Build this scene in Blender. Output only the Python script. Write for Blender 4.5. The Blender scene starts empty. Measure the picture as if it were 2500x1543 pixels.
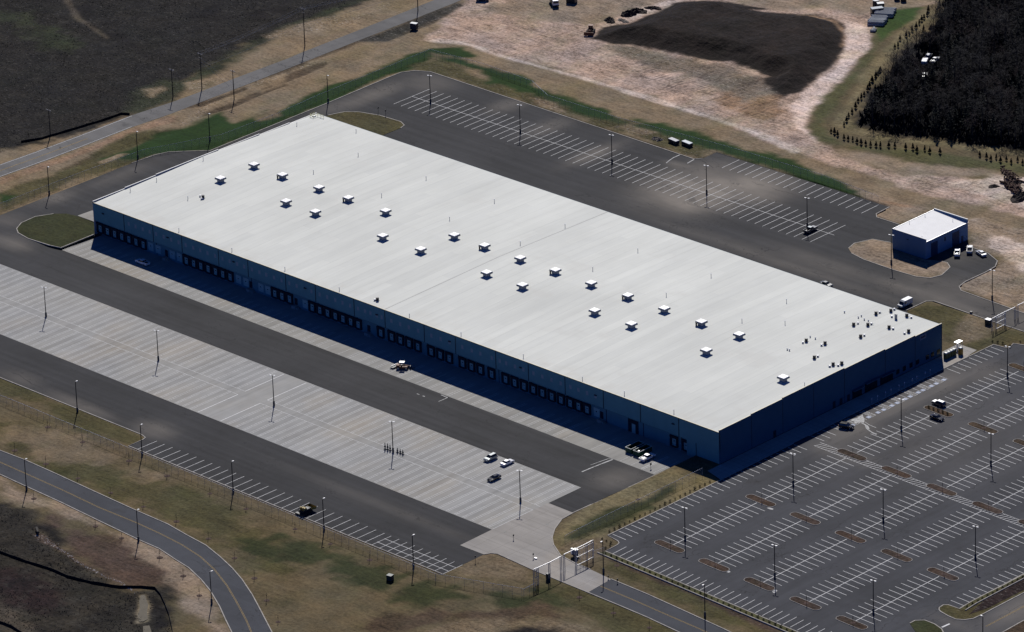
import bpy, bmesh, math, random
import numpy as np
from mathutils import Vector, Matrix
random.seed(7); rng = np.random.default_rng(7)
S = bpy.context.scene
COL = S.collection
# ------------------------------------------------------------------ camera
cd = bpy.data.cameras.new('camera'); cam = bpy.data.objects.new('camera', cd); COL.objects.link(cam)
RT = Vector((0.7197094287, 0.69355114, -0.0317041702)); UP = -Vector((0.2595862920, -0.3111683054, -0.9142150965)); FW = Vector((-0.6439202554, 0.6497392569, -0.4039871320))
M = Matrix.Identity(4)
for i in range(3):
    M[i][0] = RT[i]; M[i][1] = UP[i]; M[i][2] = -FW[i]
M.translation = Vector((1008.0779, -1105.7417, 712.4940))
cam.matrix_world = M
cd.sensor_width = 36.0; cd.lens = 13136.788 / 2500 * 36.0; cd.clip_start = 5; cd.clip_end = 12000
S.camera = cam
# ------------------------------------------------------------------ light
EL = math.radians(40.07); SUNXY = (-0.8021563, 0.8775054)
w = bpy.data.worlds.new('World'); S.world = w; w.use_nodes = True
nt = w.node_tree; bg = nt.nodes['Background']
sky = nt.nodes.new('ShaderNodeTexSky'); sky.sky_type = 'NISHITA'; sky.sun_disc = False
sky.sun_elevation = EL; sky.sun_rotation = math.atan2(SUNXY[0], SUNXY[1]) % (2 * math.pi); sky.ozone_density = 10.0; sky.air_density = 0.3; sky.dust_density = 0.0; sky.altitude = 700
tint = nt.nodes.new('ShaderNodeVectorMath'); tint.operation = 'MULTIPLY'; tint.inputs[1].default_value = (.5, .82, 1.3)      # deep clear-day blue
nt.links.new(sky.outputs[0], tint.inputs[0]); nt.links.new(tint.outputs[0], bg.inputs[0]); bg.inputs[1].default_value = 0.1
sd = bpy.data.lights.new('sun', 'SUN'); sd.energy = 5.0; sd.angle = math.radians(0.5); sd.color = (1.0, 0.965, 0.91)
so = bpy.data.objects.new('sun', sd); COL.objects.link(so)
tr = Vector((-SUNXY[0], -SUNXY[1], -math.hypot(*SUNXY) * math.tan(EL))).normalized()
so.rotation_euler = tr.to_track_quat('-Z', 'Y').to_euler(); so.location = (-200, 200, 400)
S.view_settings.view_transform = 'Standard'; S.view_settings.look = 'None'; S.view_settings.gamma = 1; S.view_settings.exposure = -0.22
S.render.engine = 'CYCLES'
# ------------------------------------------------------------------ site survey data (metres; x along the dock wall, y across the warehouse)
MOUND = [(-281.7,241.8),(-285.1,253.2),(-281.6,261.7),(-281.9,276.8),(-282.8,289.6),(-276.9,297.3),(-266.8,303.5),(-247.6,308.5),(-255.4,302.2),(-240.2,308.8),(-232.7,313.0),(-224.9,313.6),(-217.3,310.3),(-210.3,304.7),(-204.1,296.6),(-198.6,286.3),(-194.4,275.1),(-190.2,264.0),(-186.7,250.7),(-187.3,243.0),(-195.0,245.6),(-206.4,250.8),(-205.6,255.0),(-224.4,256.1),(-239.2,253.2),(-250.1,249.8),(-265.0,246.9),(-273.1,244.1)]
CHANNEL = [(-124.8,-169.6),(-119.6,-170.4),(-113.7,-171.7),(-107.8,-172.4),(-100.6,-174.3),(-93.9,-174.7),(-88.1,-175.4),(-81.8,-174.9),(-79.0,-175.5),(-73.1,-176.6)]
POND = [(-70.4,-176.9),(-69.7,-175.9),(-67.2,-177.6),(-64.1,-179.7),(-61.0,-183.0),(-57.3,-186.1),(-57.2,-187.9),(-58.1,-188.9),(-61.1,-186.7),(-64.6,-182.6),(-68.1,-179.6)]
POND2 = [(-55.2,-189.9),(-54.1,-188.4),(-50.6,-190.8),(-45.8,-196.0),(-47.1,-197.1)]
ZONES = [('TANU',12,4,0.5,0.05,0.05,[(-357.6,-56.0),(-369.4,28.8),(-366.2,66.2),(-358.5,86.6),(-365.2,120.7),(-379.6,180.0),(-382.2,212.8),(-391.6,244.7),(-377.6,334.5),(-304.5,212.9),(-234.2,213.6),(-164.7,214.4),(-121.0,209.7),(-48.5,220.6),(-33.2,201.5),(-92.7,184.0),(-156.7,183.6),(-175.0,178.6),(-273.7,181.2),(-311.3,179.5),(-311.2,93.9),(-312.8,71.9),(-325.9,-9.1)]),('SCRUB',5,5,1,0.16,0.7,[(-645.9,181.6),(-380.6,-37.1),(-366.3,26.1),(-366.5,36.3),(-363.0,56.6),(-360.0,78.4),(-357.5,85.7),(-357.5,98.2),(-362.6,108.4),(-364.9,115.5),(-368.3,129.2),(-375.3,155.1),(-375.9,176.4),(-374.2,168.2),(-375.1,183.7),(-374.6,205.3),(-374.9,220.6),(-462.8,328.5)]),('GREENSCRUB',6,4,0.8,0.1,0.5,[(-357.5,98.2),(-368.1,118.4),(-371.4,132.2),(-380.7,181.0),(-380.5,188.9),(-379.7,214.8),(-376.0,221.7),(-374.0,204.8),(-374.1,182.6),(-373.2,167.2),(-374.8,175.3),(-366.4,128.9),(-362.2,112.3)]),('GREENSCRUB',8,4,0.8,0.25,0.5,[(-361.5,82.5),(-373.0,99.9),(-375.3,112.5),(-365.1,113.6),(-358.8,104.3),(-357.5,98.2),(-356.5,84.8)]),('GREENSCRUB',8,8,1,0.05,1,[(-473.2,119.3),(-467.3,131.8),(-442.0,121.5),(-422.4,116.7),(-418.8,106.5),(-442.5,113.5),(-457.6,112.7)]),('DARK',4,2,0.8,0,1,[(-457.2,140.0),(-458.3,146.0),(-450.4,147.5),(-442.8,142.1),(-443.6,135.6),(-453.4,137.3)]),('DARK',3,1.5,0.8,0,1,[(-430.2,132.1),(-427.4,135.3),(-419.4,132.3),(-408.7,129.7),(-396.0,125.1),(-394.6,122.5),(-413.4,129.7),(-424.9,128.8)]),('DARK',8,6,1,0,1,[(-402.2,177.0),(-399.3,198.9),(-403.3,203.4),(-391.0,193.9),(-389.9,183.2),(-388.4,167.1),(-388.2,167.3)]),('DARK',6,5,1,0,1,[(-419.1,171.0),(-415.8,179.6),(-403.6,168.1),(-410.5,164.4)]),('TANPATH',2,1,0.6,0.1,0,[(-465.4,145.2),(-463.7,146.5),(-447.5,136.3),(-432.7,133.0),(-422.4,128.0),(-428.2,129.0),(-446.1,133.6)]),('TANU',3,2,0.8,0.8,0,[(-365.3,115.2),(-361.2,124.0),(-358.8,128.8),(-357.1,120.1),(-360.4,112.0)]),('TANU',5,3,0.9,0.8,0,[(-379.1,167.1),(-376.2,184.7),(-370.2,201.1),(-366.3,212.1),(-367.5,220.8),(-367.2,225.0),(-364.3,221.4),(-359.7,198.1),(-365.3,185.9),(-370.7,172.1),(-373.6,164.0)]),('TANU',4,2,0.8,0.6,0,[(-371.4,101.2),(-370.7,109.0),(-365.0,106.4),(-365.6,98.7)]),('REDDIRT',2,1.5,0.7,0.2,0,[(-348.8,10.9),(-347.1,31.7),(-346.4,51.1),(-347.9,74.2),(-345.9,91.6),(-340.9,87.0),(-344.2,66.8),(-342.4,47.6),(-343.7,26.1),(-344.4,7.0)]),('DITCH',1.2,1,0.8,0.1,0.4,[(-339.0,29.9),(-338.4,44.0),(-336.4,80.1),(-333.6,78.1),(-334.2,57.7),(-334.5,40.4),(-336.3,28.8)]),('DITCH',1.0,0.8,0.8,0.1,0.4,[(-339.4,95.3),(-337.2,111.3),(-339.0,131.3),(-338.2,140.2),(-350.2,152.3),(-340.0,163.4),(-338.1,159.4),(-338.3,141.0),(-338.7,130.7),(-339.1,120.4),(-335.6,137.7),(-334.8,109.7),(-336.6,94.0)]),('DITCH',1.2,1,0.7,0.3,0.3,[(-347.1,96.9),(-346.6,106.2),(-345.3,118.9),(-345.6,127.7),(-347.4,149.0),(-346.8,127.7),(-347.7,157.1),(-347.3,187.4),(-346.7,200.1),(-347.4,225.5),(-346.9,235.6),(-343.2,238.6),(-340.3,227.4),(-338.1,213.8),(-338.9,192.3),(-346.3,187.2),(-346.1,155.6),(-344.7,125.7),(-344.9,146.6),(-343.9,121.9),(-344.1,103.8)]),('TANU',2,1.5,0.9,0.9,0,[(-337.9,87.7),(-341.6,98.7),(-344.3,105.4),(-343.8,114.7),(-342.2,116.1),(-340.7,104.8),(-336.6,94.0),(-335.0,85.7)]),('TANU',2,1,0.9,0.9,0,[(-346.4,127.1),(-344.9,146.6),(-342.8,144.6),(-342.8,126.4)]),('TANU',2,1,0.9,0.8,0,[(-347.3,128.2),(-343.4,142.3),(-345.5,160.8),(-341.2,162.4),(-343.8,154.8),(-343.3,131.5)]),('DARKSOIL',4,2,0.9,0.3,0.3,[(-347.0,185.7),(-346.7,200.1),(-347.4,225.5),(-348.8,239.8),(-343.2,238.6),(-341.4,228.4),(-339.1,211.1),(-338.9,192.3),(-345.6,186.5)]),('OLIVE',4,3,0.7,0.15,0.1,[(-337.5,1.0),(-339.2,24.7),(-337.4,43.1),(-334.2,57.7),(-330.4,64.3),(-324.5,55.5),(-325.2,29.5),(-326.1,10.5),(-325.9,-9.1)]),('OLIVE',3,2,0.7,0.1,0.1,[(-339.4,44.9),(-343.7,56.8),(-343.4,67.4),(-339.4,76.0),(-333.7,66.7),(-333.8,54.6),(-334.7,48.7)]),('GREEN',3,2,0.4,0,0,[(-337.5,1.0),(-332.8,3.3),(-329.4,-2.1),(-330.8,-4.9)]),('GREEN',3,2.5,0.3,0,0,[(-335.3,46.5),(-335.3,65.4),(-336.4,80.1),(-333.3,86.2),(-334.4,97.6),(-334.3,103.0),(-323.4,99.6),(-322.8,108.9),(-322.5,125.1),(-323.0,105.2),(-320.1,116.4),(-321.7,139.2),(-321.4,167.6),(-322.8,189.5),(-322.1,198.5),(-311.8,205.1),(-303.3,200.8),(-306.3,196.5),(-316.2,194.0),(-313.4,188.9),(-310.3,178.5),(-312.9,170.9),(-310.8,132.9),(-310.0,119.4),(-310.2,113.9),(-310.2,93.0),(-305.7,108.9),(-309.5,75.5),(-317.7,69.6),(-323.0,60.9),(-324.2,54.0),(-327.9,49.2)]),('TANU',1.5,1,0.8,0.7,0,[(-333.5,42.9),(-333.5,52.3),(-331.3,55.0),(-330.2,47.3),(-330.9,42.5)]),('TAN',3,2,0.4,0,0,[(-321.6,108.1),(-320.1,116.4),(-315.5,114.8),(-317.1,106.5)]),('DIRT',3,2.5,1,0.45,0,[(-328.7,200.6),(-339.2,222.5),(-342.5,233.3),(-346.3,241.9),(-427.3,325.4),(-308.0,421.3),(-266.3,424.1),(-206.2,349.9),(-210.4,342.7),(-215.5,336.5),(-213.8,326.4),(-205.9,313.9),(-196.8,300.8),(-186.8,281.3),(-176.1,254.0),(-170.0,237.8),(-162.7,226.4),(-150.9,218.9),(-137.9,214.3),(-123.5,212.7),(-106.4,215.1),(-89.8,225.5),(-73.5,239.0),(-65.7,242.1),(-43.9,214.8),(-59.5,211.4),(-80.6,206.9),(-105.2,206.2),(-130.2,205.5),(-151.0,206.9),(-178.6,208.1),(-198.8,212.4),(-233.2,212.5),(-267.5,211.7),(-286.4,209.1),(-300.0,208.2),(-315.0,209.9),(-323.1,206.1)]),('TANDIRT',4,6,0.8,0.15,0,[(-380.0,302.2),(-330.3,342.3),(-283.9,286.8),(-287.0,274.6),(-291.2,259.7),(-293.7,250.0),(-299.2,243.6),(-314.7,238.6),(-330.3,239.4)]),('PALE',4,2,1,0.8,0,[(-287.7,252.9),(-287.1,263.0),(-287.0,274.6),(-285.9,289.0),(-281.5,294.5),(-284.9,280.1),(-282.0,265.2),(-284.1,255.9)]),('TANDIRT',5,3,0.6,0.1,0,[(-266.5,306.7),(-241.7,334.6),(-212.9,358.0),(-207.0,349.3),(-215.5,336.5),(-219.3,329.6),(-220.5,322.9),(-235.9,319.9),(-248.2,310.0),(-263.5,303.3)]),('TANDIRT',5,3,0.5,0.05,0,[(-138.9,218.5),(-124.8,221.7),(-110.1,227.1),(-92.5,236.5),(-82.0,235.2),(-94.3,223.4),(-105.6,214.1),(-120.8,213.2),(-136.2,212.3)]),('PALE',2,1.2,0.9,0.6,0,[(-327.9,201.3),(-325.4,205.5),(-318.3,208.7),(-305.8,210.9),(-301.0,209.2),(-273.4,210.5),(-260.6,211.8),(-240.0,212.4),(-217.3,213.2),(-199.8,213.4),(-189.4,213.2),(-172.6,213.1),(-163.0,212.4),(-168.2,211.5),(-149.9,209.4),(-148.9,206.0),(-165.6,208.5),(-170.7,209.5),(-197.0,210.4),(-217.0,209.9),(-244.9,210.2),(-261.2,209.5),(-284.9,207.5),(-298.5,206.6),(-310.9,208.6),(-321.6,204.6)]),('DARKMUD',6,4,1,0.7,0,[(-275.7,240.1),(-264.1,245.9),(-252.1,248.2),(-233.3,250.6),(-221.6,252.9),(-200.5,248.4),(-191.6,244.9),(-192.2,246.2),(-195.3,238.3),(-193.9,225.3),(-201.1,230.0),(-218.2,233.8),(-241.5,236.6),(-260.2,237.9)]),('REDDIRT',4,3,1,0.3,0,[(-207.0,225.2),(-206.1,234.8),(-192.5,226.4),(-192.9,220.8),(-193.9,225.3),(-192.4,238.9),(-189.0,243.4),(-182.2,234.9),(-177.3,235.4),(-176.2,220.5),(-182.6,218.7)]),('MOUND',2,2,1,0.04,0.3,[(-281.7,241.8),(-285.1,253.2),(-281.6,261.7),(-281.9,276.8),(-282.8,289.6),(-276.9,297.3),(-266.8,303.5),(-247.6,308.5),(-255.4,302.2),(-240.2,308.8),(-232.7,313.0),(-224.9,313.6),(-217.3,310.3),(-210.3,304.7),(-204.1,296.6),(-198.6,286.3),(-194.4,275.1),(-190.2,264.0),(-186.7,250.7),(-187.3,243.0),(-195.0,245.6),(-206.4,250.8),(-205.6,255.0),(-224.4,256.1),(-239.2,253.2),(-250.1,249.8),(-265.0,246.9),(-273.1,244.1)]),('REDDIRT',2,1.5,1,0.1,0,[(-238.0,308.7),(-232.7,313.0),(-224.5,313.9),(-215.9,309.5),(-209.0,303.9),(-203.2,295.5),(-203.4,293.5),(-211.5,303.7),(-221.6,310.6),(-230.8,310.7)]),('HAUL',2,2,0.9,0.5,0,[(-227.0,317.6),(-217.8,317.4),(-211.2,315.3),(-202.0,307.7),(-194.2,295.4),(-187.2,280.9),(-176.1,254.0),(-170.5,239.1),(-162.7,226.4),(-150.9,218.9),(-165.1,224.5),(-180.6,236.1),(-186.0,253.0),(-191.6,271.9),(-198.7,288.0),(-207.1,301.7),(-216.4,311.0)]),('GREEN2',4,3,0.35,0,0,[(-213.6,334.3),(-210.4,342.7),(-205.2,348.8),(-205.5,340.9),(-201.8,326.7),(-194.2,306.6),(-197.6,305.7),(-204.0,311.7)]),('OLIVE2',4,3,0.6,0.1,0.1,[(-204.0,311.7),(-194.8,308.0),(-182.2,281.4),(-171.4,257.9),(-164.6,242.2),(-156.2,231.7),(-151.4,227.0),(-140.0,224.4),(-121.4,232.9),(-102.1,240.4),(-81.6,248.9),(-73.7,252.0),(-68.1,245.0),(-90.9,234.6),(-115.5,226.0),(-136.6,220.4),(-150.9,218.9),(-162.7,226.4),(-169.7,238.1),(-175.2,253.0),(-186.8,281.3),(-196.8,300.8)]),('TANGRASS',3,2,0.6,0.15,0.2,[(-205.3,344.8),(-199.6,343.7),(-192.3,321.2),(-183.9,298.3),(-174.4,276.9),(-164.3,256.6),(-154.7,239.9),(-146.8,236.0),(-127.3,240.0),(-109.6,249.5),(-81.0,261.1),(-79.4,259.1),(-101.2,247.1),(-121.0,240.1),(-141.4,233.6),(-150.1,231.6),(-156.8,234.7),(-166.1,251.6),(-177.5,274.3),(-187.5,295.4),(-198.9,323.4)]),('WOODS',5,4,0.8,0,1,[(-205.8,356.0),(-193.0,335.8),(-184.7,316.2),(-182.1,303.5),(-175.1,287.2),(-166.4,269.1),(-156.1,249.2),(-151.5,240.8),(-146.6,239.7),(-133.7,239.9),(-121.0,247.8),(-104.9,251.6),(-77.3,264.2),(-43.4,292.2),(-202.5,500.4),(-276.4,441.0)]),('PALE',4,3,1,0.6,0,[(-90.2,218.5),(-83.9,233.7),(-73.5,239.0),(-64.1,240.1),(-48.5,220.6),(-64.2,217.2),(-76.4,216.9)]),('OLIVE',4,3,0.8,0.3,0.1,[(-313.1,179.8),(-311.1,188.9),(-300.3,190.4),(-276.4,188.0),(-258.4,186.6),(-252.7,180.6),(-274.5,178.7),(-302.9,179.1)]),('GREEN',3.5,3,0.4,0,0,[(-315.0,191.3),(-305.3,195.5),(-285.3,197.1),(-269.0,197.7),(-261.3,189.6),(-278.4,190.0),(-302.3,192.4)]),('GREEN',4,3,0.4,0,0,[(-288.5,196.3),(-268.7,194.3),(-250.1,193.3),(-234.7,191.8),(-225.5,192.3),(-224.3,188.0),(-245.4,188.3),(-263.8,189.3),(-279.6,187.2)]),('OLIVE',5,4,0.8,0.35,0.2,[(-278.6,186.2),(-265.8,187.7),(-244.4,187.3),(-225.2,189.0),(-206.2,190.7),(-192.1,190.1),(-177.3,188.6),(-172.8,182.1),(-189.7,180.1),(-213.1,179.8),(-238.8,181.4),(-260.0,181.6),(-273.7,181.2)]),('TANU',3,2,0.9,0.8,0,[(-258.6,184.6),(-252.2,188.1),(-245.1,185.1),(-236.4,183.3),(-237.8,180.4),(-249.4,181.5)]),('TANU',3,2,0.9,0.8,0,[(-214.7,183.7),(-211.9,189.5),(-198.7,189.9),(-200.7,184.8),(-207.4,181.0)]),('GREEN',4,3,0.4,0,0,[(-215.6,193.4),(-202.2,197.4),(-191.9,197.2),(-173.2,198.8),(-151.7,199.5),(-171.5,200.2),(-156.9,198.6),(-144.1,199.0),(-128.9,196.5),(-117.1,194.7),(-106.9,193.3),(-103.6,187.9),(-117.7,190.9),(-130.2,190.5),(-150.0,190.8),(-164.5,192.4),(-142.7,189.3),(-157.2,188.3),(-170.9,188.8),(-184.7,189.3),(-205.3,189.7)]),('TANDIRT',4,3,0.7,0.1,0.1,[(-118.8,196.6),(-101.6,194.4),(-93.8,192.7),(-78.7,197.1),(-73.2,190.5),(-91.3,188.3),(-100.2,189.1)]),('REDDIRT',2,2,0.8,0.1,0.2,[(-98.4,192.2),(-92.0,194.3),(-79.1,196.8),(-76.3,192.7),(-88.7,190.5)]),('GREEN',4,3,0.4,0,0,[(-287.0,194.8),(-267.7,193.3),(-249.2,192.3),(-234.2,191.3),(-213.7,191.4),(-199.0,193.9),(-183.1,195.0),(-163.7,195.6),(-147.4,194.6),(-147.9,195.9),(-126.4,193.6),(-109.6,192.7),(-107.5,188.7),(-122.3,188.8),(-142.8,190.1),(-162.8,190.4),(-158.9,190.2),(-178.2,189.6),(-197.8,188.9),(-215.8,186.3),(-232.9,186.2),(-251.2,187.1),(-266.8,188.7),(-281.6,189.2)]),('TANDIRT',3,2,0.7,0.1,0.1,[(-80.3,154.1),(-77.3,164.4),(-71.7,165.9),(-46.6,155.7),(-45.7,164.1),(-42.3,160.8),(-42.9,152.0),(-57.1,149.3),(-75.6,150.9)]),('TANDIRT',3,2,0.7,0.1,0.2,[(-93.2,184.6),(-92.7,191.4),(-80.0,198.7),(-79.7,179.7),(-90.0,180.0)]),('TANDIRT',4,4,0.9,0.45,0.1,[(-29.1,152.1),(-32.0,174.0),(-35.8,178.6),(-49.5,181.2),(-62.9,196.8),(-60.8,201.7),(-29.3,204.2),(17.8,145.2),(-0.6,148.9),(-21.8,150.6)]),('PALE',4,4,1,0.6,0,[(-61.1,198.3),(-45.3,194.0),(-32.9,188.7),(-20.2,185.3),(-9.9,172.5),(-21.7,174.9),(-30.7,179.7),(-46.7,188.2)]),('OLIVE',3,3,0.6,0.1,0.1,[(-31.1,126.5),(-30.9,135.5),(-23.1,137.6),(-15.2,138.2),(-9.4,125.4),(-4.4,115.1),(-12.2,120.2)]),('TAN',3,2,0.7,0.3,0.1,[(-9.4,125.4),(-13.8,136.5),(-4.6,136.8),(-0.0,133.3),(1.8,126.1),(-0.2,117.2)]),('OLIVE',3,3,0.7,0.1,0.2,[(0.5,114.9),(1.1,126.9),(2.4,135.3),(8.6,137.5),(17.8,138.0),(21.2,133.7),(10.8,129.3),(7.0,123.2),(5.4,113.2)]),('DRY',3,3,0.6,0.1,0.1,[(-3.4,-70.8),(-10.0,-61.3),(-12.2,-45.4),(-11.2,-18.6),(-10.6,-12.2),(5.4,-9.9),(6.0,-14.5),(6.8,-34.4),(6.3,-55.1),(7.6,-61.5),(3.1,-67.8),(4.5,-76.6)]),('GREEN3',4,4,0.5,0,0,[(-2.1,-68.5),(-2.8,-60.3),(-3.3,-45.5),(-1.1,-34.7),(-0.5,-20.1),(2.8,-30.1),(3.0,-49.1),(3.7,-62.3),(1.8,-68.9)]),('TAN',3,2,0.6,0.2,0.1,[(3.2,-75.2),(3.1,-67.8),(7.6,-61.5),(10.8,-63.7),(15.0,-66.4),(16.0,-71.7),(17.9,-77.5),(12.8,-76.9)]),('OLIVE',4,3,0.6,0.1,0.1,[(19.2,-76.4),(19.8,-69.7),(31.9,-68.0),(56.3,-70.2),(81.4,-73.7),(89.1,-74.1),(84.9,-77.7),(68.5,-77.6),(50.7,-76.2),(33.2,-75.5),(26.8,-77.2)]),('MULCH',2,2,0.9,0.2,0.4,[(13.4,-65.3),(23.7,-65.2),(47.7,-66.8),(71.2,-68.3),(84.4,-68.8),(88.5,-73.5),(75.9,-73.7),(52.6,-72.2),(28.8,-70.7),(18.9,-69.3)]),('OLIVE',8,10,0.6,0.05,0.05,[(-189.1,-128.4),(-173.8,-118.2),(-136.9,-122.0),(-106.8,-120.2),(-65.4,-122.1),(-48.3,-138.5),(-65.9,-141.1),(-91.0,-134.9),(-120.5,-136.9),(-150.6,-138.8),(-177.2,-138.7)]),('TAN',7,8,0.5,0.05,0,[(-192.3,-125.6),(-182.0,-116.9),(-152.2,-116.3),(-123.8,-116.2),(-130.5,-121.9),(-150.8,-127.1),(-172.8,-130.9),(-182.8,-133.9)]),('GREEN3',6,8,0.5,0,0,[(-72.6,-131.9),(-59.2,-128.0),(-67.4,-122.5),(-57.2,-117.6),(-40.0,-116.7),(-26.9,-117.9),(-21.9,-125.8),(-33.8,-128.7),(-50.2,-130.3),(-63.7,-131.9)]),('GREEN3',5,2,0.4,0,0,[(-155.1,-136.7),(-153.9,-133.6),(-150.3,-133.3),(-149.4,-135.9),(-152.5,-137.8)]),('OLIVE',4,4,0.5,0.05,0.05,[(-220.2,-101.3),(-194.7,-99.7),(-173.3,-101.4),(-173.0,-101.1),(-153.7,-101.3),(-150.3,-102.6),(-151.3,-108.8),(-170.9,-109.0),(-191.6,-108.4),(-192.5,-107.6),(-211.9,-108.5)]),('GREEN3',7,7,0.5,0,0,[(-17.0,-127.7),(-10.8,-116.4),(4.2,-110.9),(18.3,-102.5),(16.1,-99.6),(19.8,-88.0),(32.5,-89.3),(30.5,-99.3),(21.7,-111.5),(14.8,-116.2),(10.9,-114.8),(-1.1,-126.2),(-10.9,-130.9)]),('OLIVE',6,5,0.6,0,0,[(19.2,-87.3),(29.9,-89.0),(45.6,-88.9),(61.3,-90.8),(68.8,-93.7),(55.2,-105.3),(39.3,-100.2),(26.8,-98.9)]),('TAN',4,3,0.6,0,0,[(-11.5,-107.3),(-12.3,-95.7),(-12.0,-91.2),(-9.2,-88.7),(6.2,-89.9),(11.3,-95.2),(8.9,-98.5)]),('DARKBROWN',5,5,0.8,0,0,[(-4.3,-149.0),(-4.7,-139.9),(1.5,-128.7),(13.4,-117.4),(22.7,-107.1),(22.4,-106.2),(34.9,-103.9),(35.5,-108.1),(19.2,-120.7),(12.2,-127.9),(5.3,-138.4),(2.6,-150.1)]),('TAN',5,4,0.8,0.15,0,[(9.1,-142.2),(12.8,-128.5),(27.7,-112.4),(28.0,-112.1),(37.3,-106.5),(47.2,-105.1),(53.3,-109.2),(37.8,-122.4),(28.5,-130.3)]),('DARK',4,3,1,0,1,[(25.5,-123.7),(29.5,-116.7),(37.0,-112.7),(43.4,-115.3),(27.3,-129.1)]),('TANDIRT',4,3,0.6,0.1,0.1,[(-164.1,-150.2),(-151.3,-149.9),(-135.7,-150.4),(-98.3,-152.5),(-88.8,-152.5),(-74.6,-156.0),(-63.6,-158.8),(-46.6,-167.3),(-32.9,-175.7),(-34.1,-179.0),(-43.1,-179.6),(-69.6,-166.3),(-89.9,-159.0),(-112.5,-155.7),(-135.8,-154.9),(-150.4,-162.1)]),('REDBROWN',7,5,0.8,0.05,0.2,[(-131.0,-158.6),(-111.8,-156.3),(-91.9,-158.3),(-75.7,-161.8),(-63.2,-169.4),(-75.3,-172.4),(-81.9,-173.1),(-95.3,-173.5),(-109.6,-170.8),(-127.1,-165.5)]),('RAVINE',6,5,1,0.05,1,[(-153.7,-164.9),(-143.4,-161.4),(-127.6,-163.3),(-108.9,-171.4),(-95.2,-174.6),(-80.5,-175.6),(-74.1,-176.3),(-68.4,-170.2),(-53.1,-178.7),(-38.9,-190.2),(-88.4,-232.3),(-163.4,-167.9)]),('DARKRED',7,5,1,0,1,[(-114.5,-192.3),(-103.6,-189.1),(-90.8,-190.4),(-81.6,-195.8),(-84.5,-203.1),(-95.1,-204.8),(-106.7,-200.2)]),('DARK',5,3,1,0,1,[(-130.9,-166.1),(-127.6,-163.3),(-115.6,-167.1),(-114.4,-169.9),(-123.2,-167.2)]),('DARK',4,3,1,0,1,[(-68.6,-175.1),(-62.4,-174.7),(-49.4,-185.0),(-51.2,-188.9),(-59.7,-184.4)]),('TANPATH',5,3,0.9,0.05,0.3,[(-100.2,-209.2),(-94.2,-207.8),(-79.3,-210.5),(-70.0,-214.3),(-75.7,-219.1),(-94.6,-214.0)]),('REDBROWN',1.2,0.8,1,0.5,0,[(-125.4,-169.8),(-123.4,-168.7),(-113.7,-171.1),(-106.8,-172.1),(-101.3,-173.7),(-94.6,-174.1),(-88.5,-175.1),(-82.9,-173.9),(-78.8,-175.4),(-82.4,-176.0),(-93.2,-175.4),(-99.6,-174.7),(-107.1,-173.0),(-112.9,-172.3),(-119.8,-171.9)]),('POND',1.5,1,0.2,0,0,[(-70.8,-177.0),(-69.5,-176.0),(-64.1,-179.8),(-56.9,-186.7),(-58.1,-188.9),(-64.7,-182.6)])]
RIDGES = [(1.0,[(-272.6,235.2),(-258.8,237.1),(-233.7,235.7),(-216.2,235.5),(-202.1,232.7),(-193.3,225.8),(-202.9,221.4),(-228.2,222.1),(-253.4,226.8)]),(1.0,[(-193.9,225.3),(-192.4,238.9),(-187.7,242.7),(-180.4,232.8),(-176.4,234.4),(-175.3,219.5),(-182.6,218.7),(-173.9,220.6),(-190.4,221.1)]),(0.7,[(-250.1,249.8),(-221.6,252.9),(-200.5,248.4),(-202.8,235.7),(-223.9,236.4)]),(0.8,[(-98.5,213.3),(-85.2,227.6),(-74.8,226.4),(-76.4,216.9),(-88.3,208.7)]),(0.5,[(-314.7,238.6),(-299.2,243.6),(-283.6,239.3),(-270.8,234.8),(-279.3,224.1),(-303.5,219.3)]),(0.25,[(-281.7,241.8),(-285.1,253.2),(-281.6,261.7),(-281.9,276.8),(-282.8,289.6),(-276.9,297.3),(-266.8,303.5),(-247.6,308.5),(-255.4,302.2),(-240.2,308.8),(-232.7,313.0),(-224.9,313.6),(-217.3,310.3),(-210.3,304.7),(-204.1,296.6),(-198.6,286.3),(-194.4,275.1),(-190.2,264.0),(-186.7,250.7),(-187.3,243.0),(-195.0,245.6),(-206.4,250.8),(-205.6,255.0),(-224.4,256.1),(-239.2,253.2),(-250.1,249.8),(-265.0,246.9),(-273.1,244.1)])]
ASPHALT_SOUTH = [(-323.3,-101.2),(-153,-100.9),(-150.6,-101.6),(-150.1,-103),(-150.1,-109.2),(-12.1,-109.2),(-12.0,-91.8),(-21.8,-92.0),(-21.5,-54.3),(-11.1,-54.0),(-10.7,-18.0),(-10.7,50),(-323.2,50)]
ASPHALT_NORTH = [(-323.2,50.0),(-322.5,60.5),(-320.8,65.5),(-317.2,69.1),(-310.3,75.7),(-310.8,132.9),(-311.8,165.4),(-311.8,172.7),(-309.1,177.3),(-303.9,180.1),(-251.7,179.6),(-172.6,178.9),(-170.8,181.3),(-170.9,188.8),(-92.2,189.4),(-91.7,181.8),(-89.6,179.6),(-79.7,179.7),(-67.7,175),(-67.7,162.6),(-53.6,162.6),(-53.6,183.5),(-48.9,180.1),(-40.9,179.7),(-34.4,176.6),(-32.0,172.5),(-31.5,166.7),(-31.7,156.7),(-30.7,152.2),(-28.0,150.0),(-21.1,149.7),(-0.6,148.9),(15.7,147.9),(24.7,136.6),(8.6,137.5),(-5.0,137.2),(-17.0,137.5),(-29.2,137.7),(-31.3,136.0),(-31.5,126.2),(-3,106.4),(-3,50)]
ISLE_SB = [(-79.5,153.1),(-80.8,157.6),(-78.4,164.2),(-71.5,166.0),(-67.9,163.5),(-67.9,162.2),(-53.4,162.2),(-49.0,164.5),(-46.3,164.9),(-43.1,162.5),(-41.1,155.7),(-42.5,151.5),(-46.8,149.4),(-56.7,148.9),(-69.3,149.2),(-76.0,150.6)]
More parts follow.
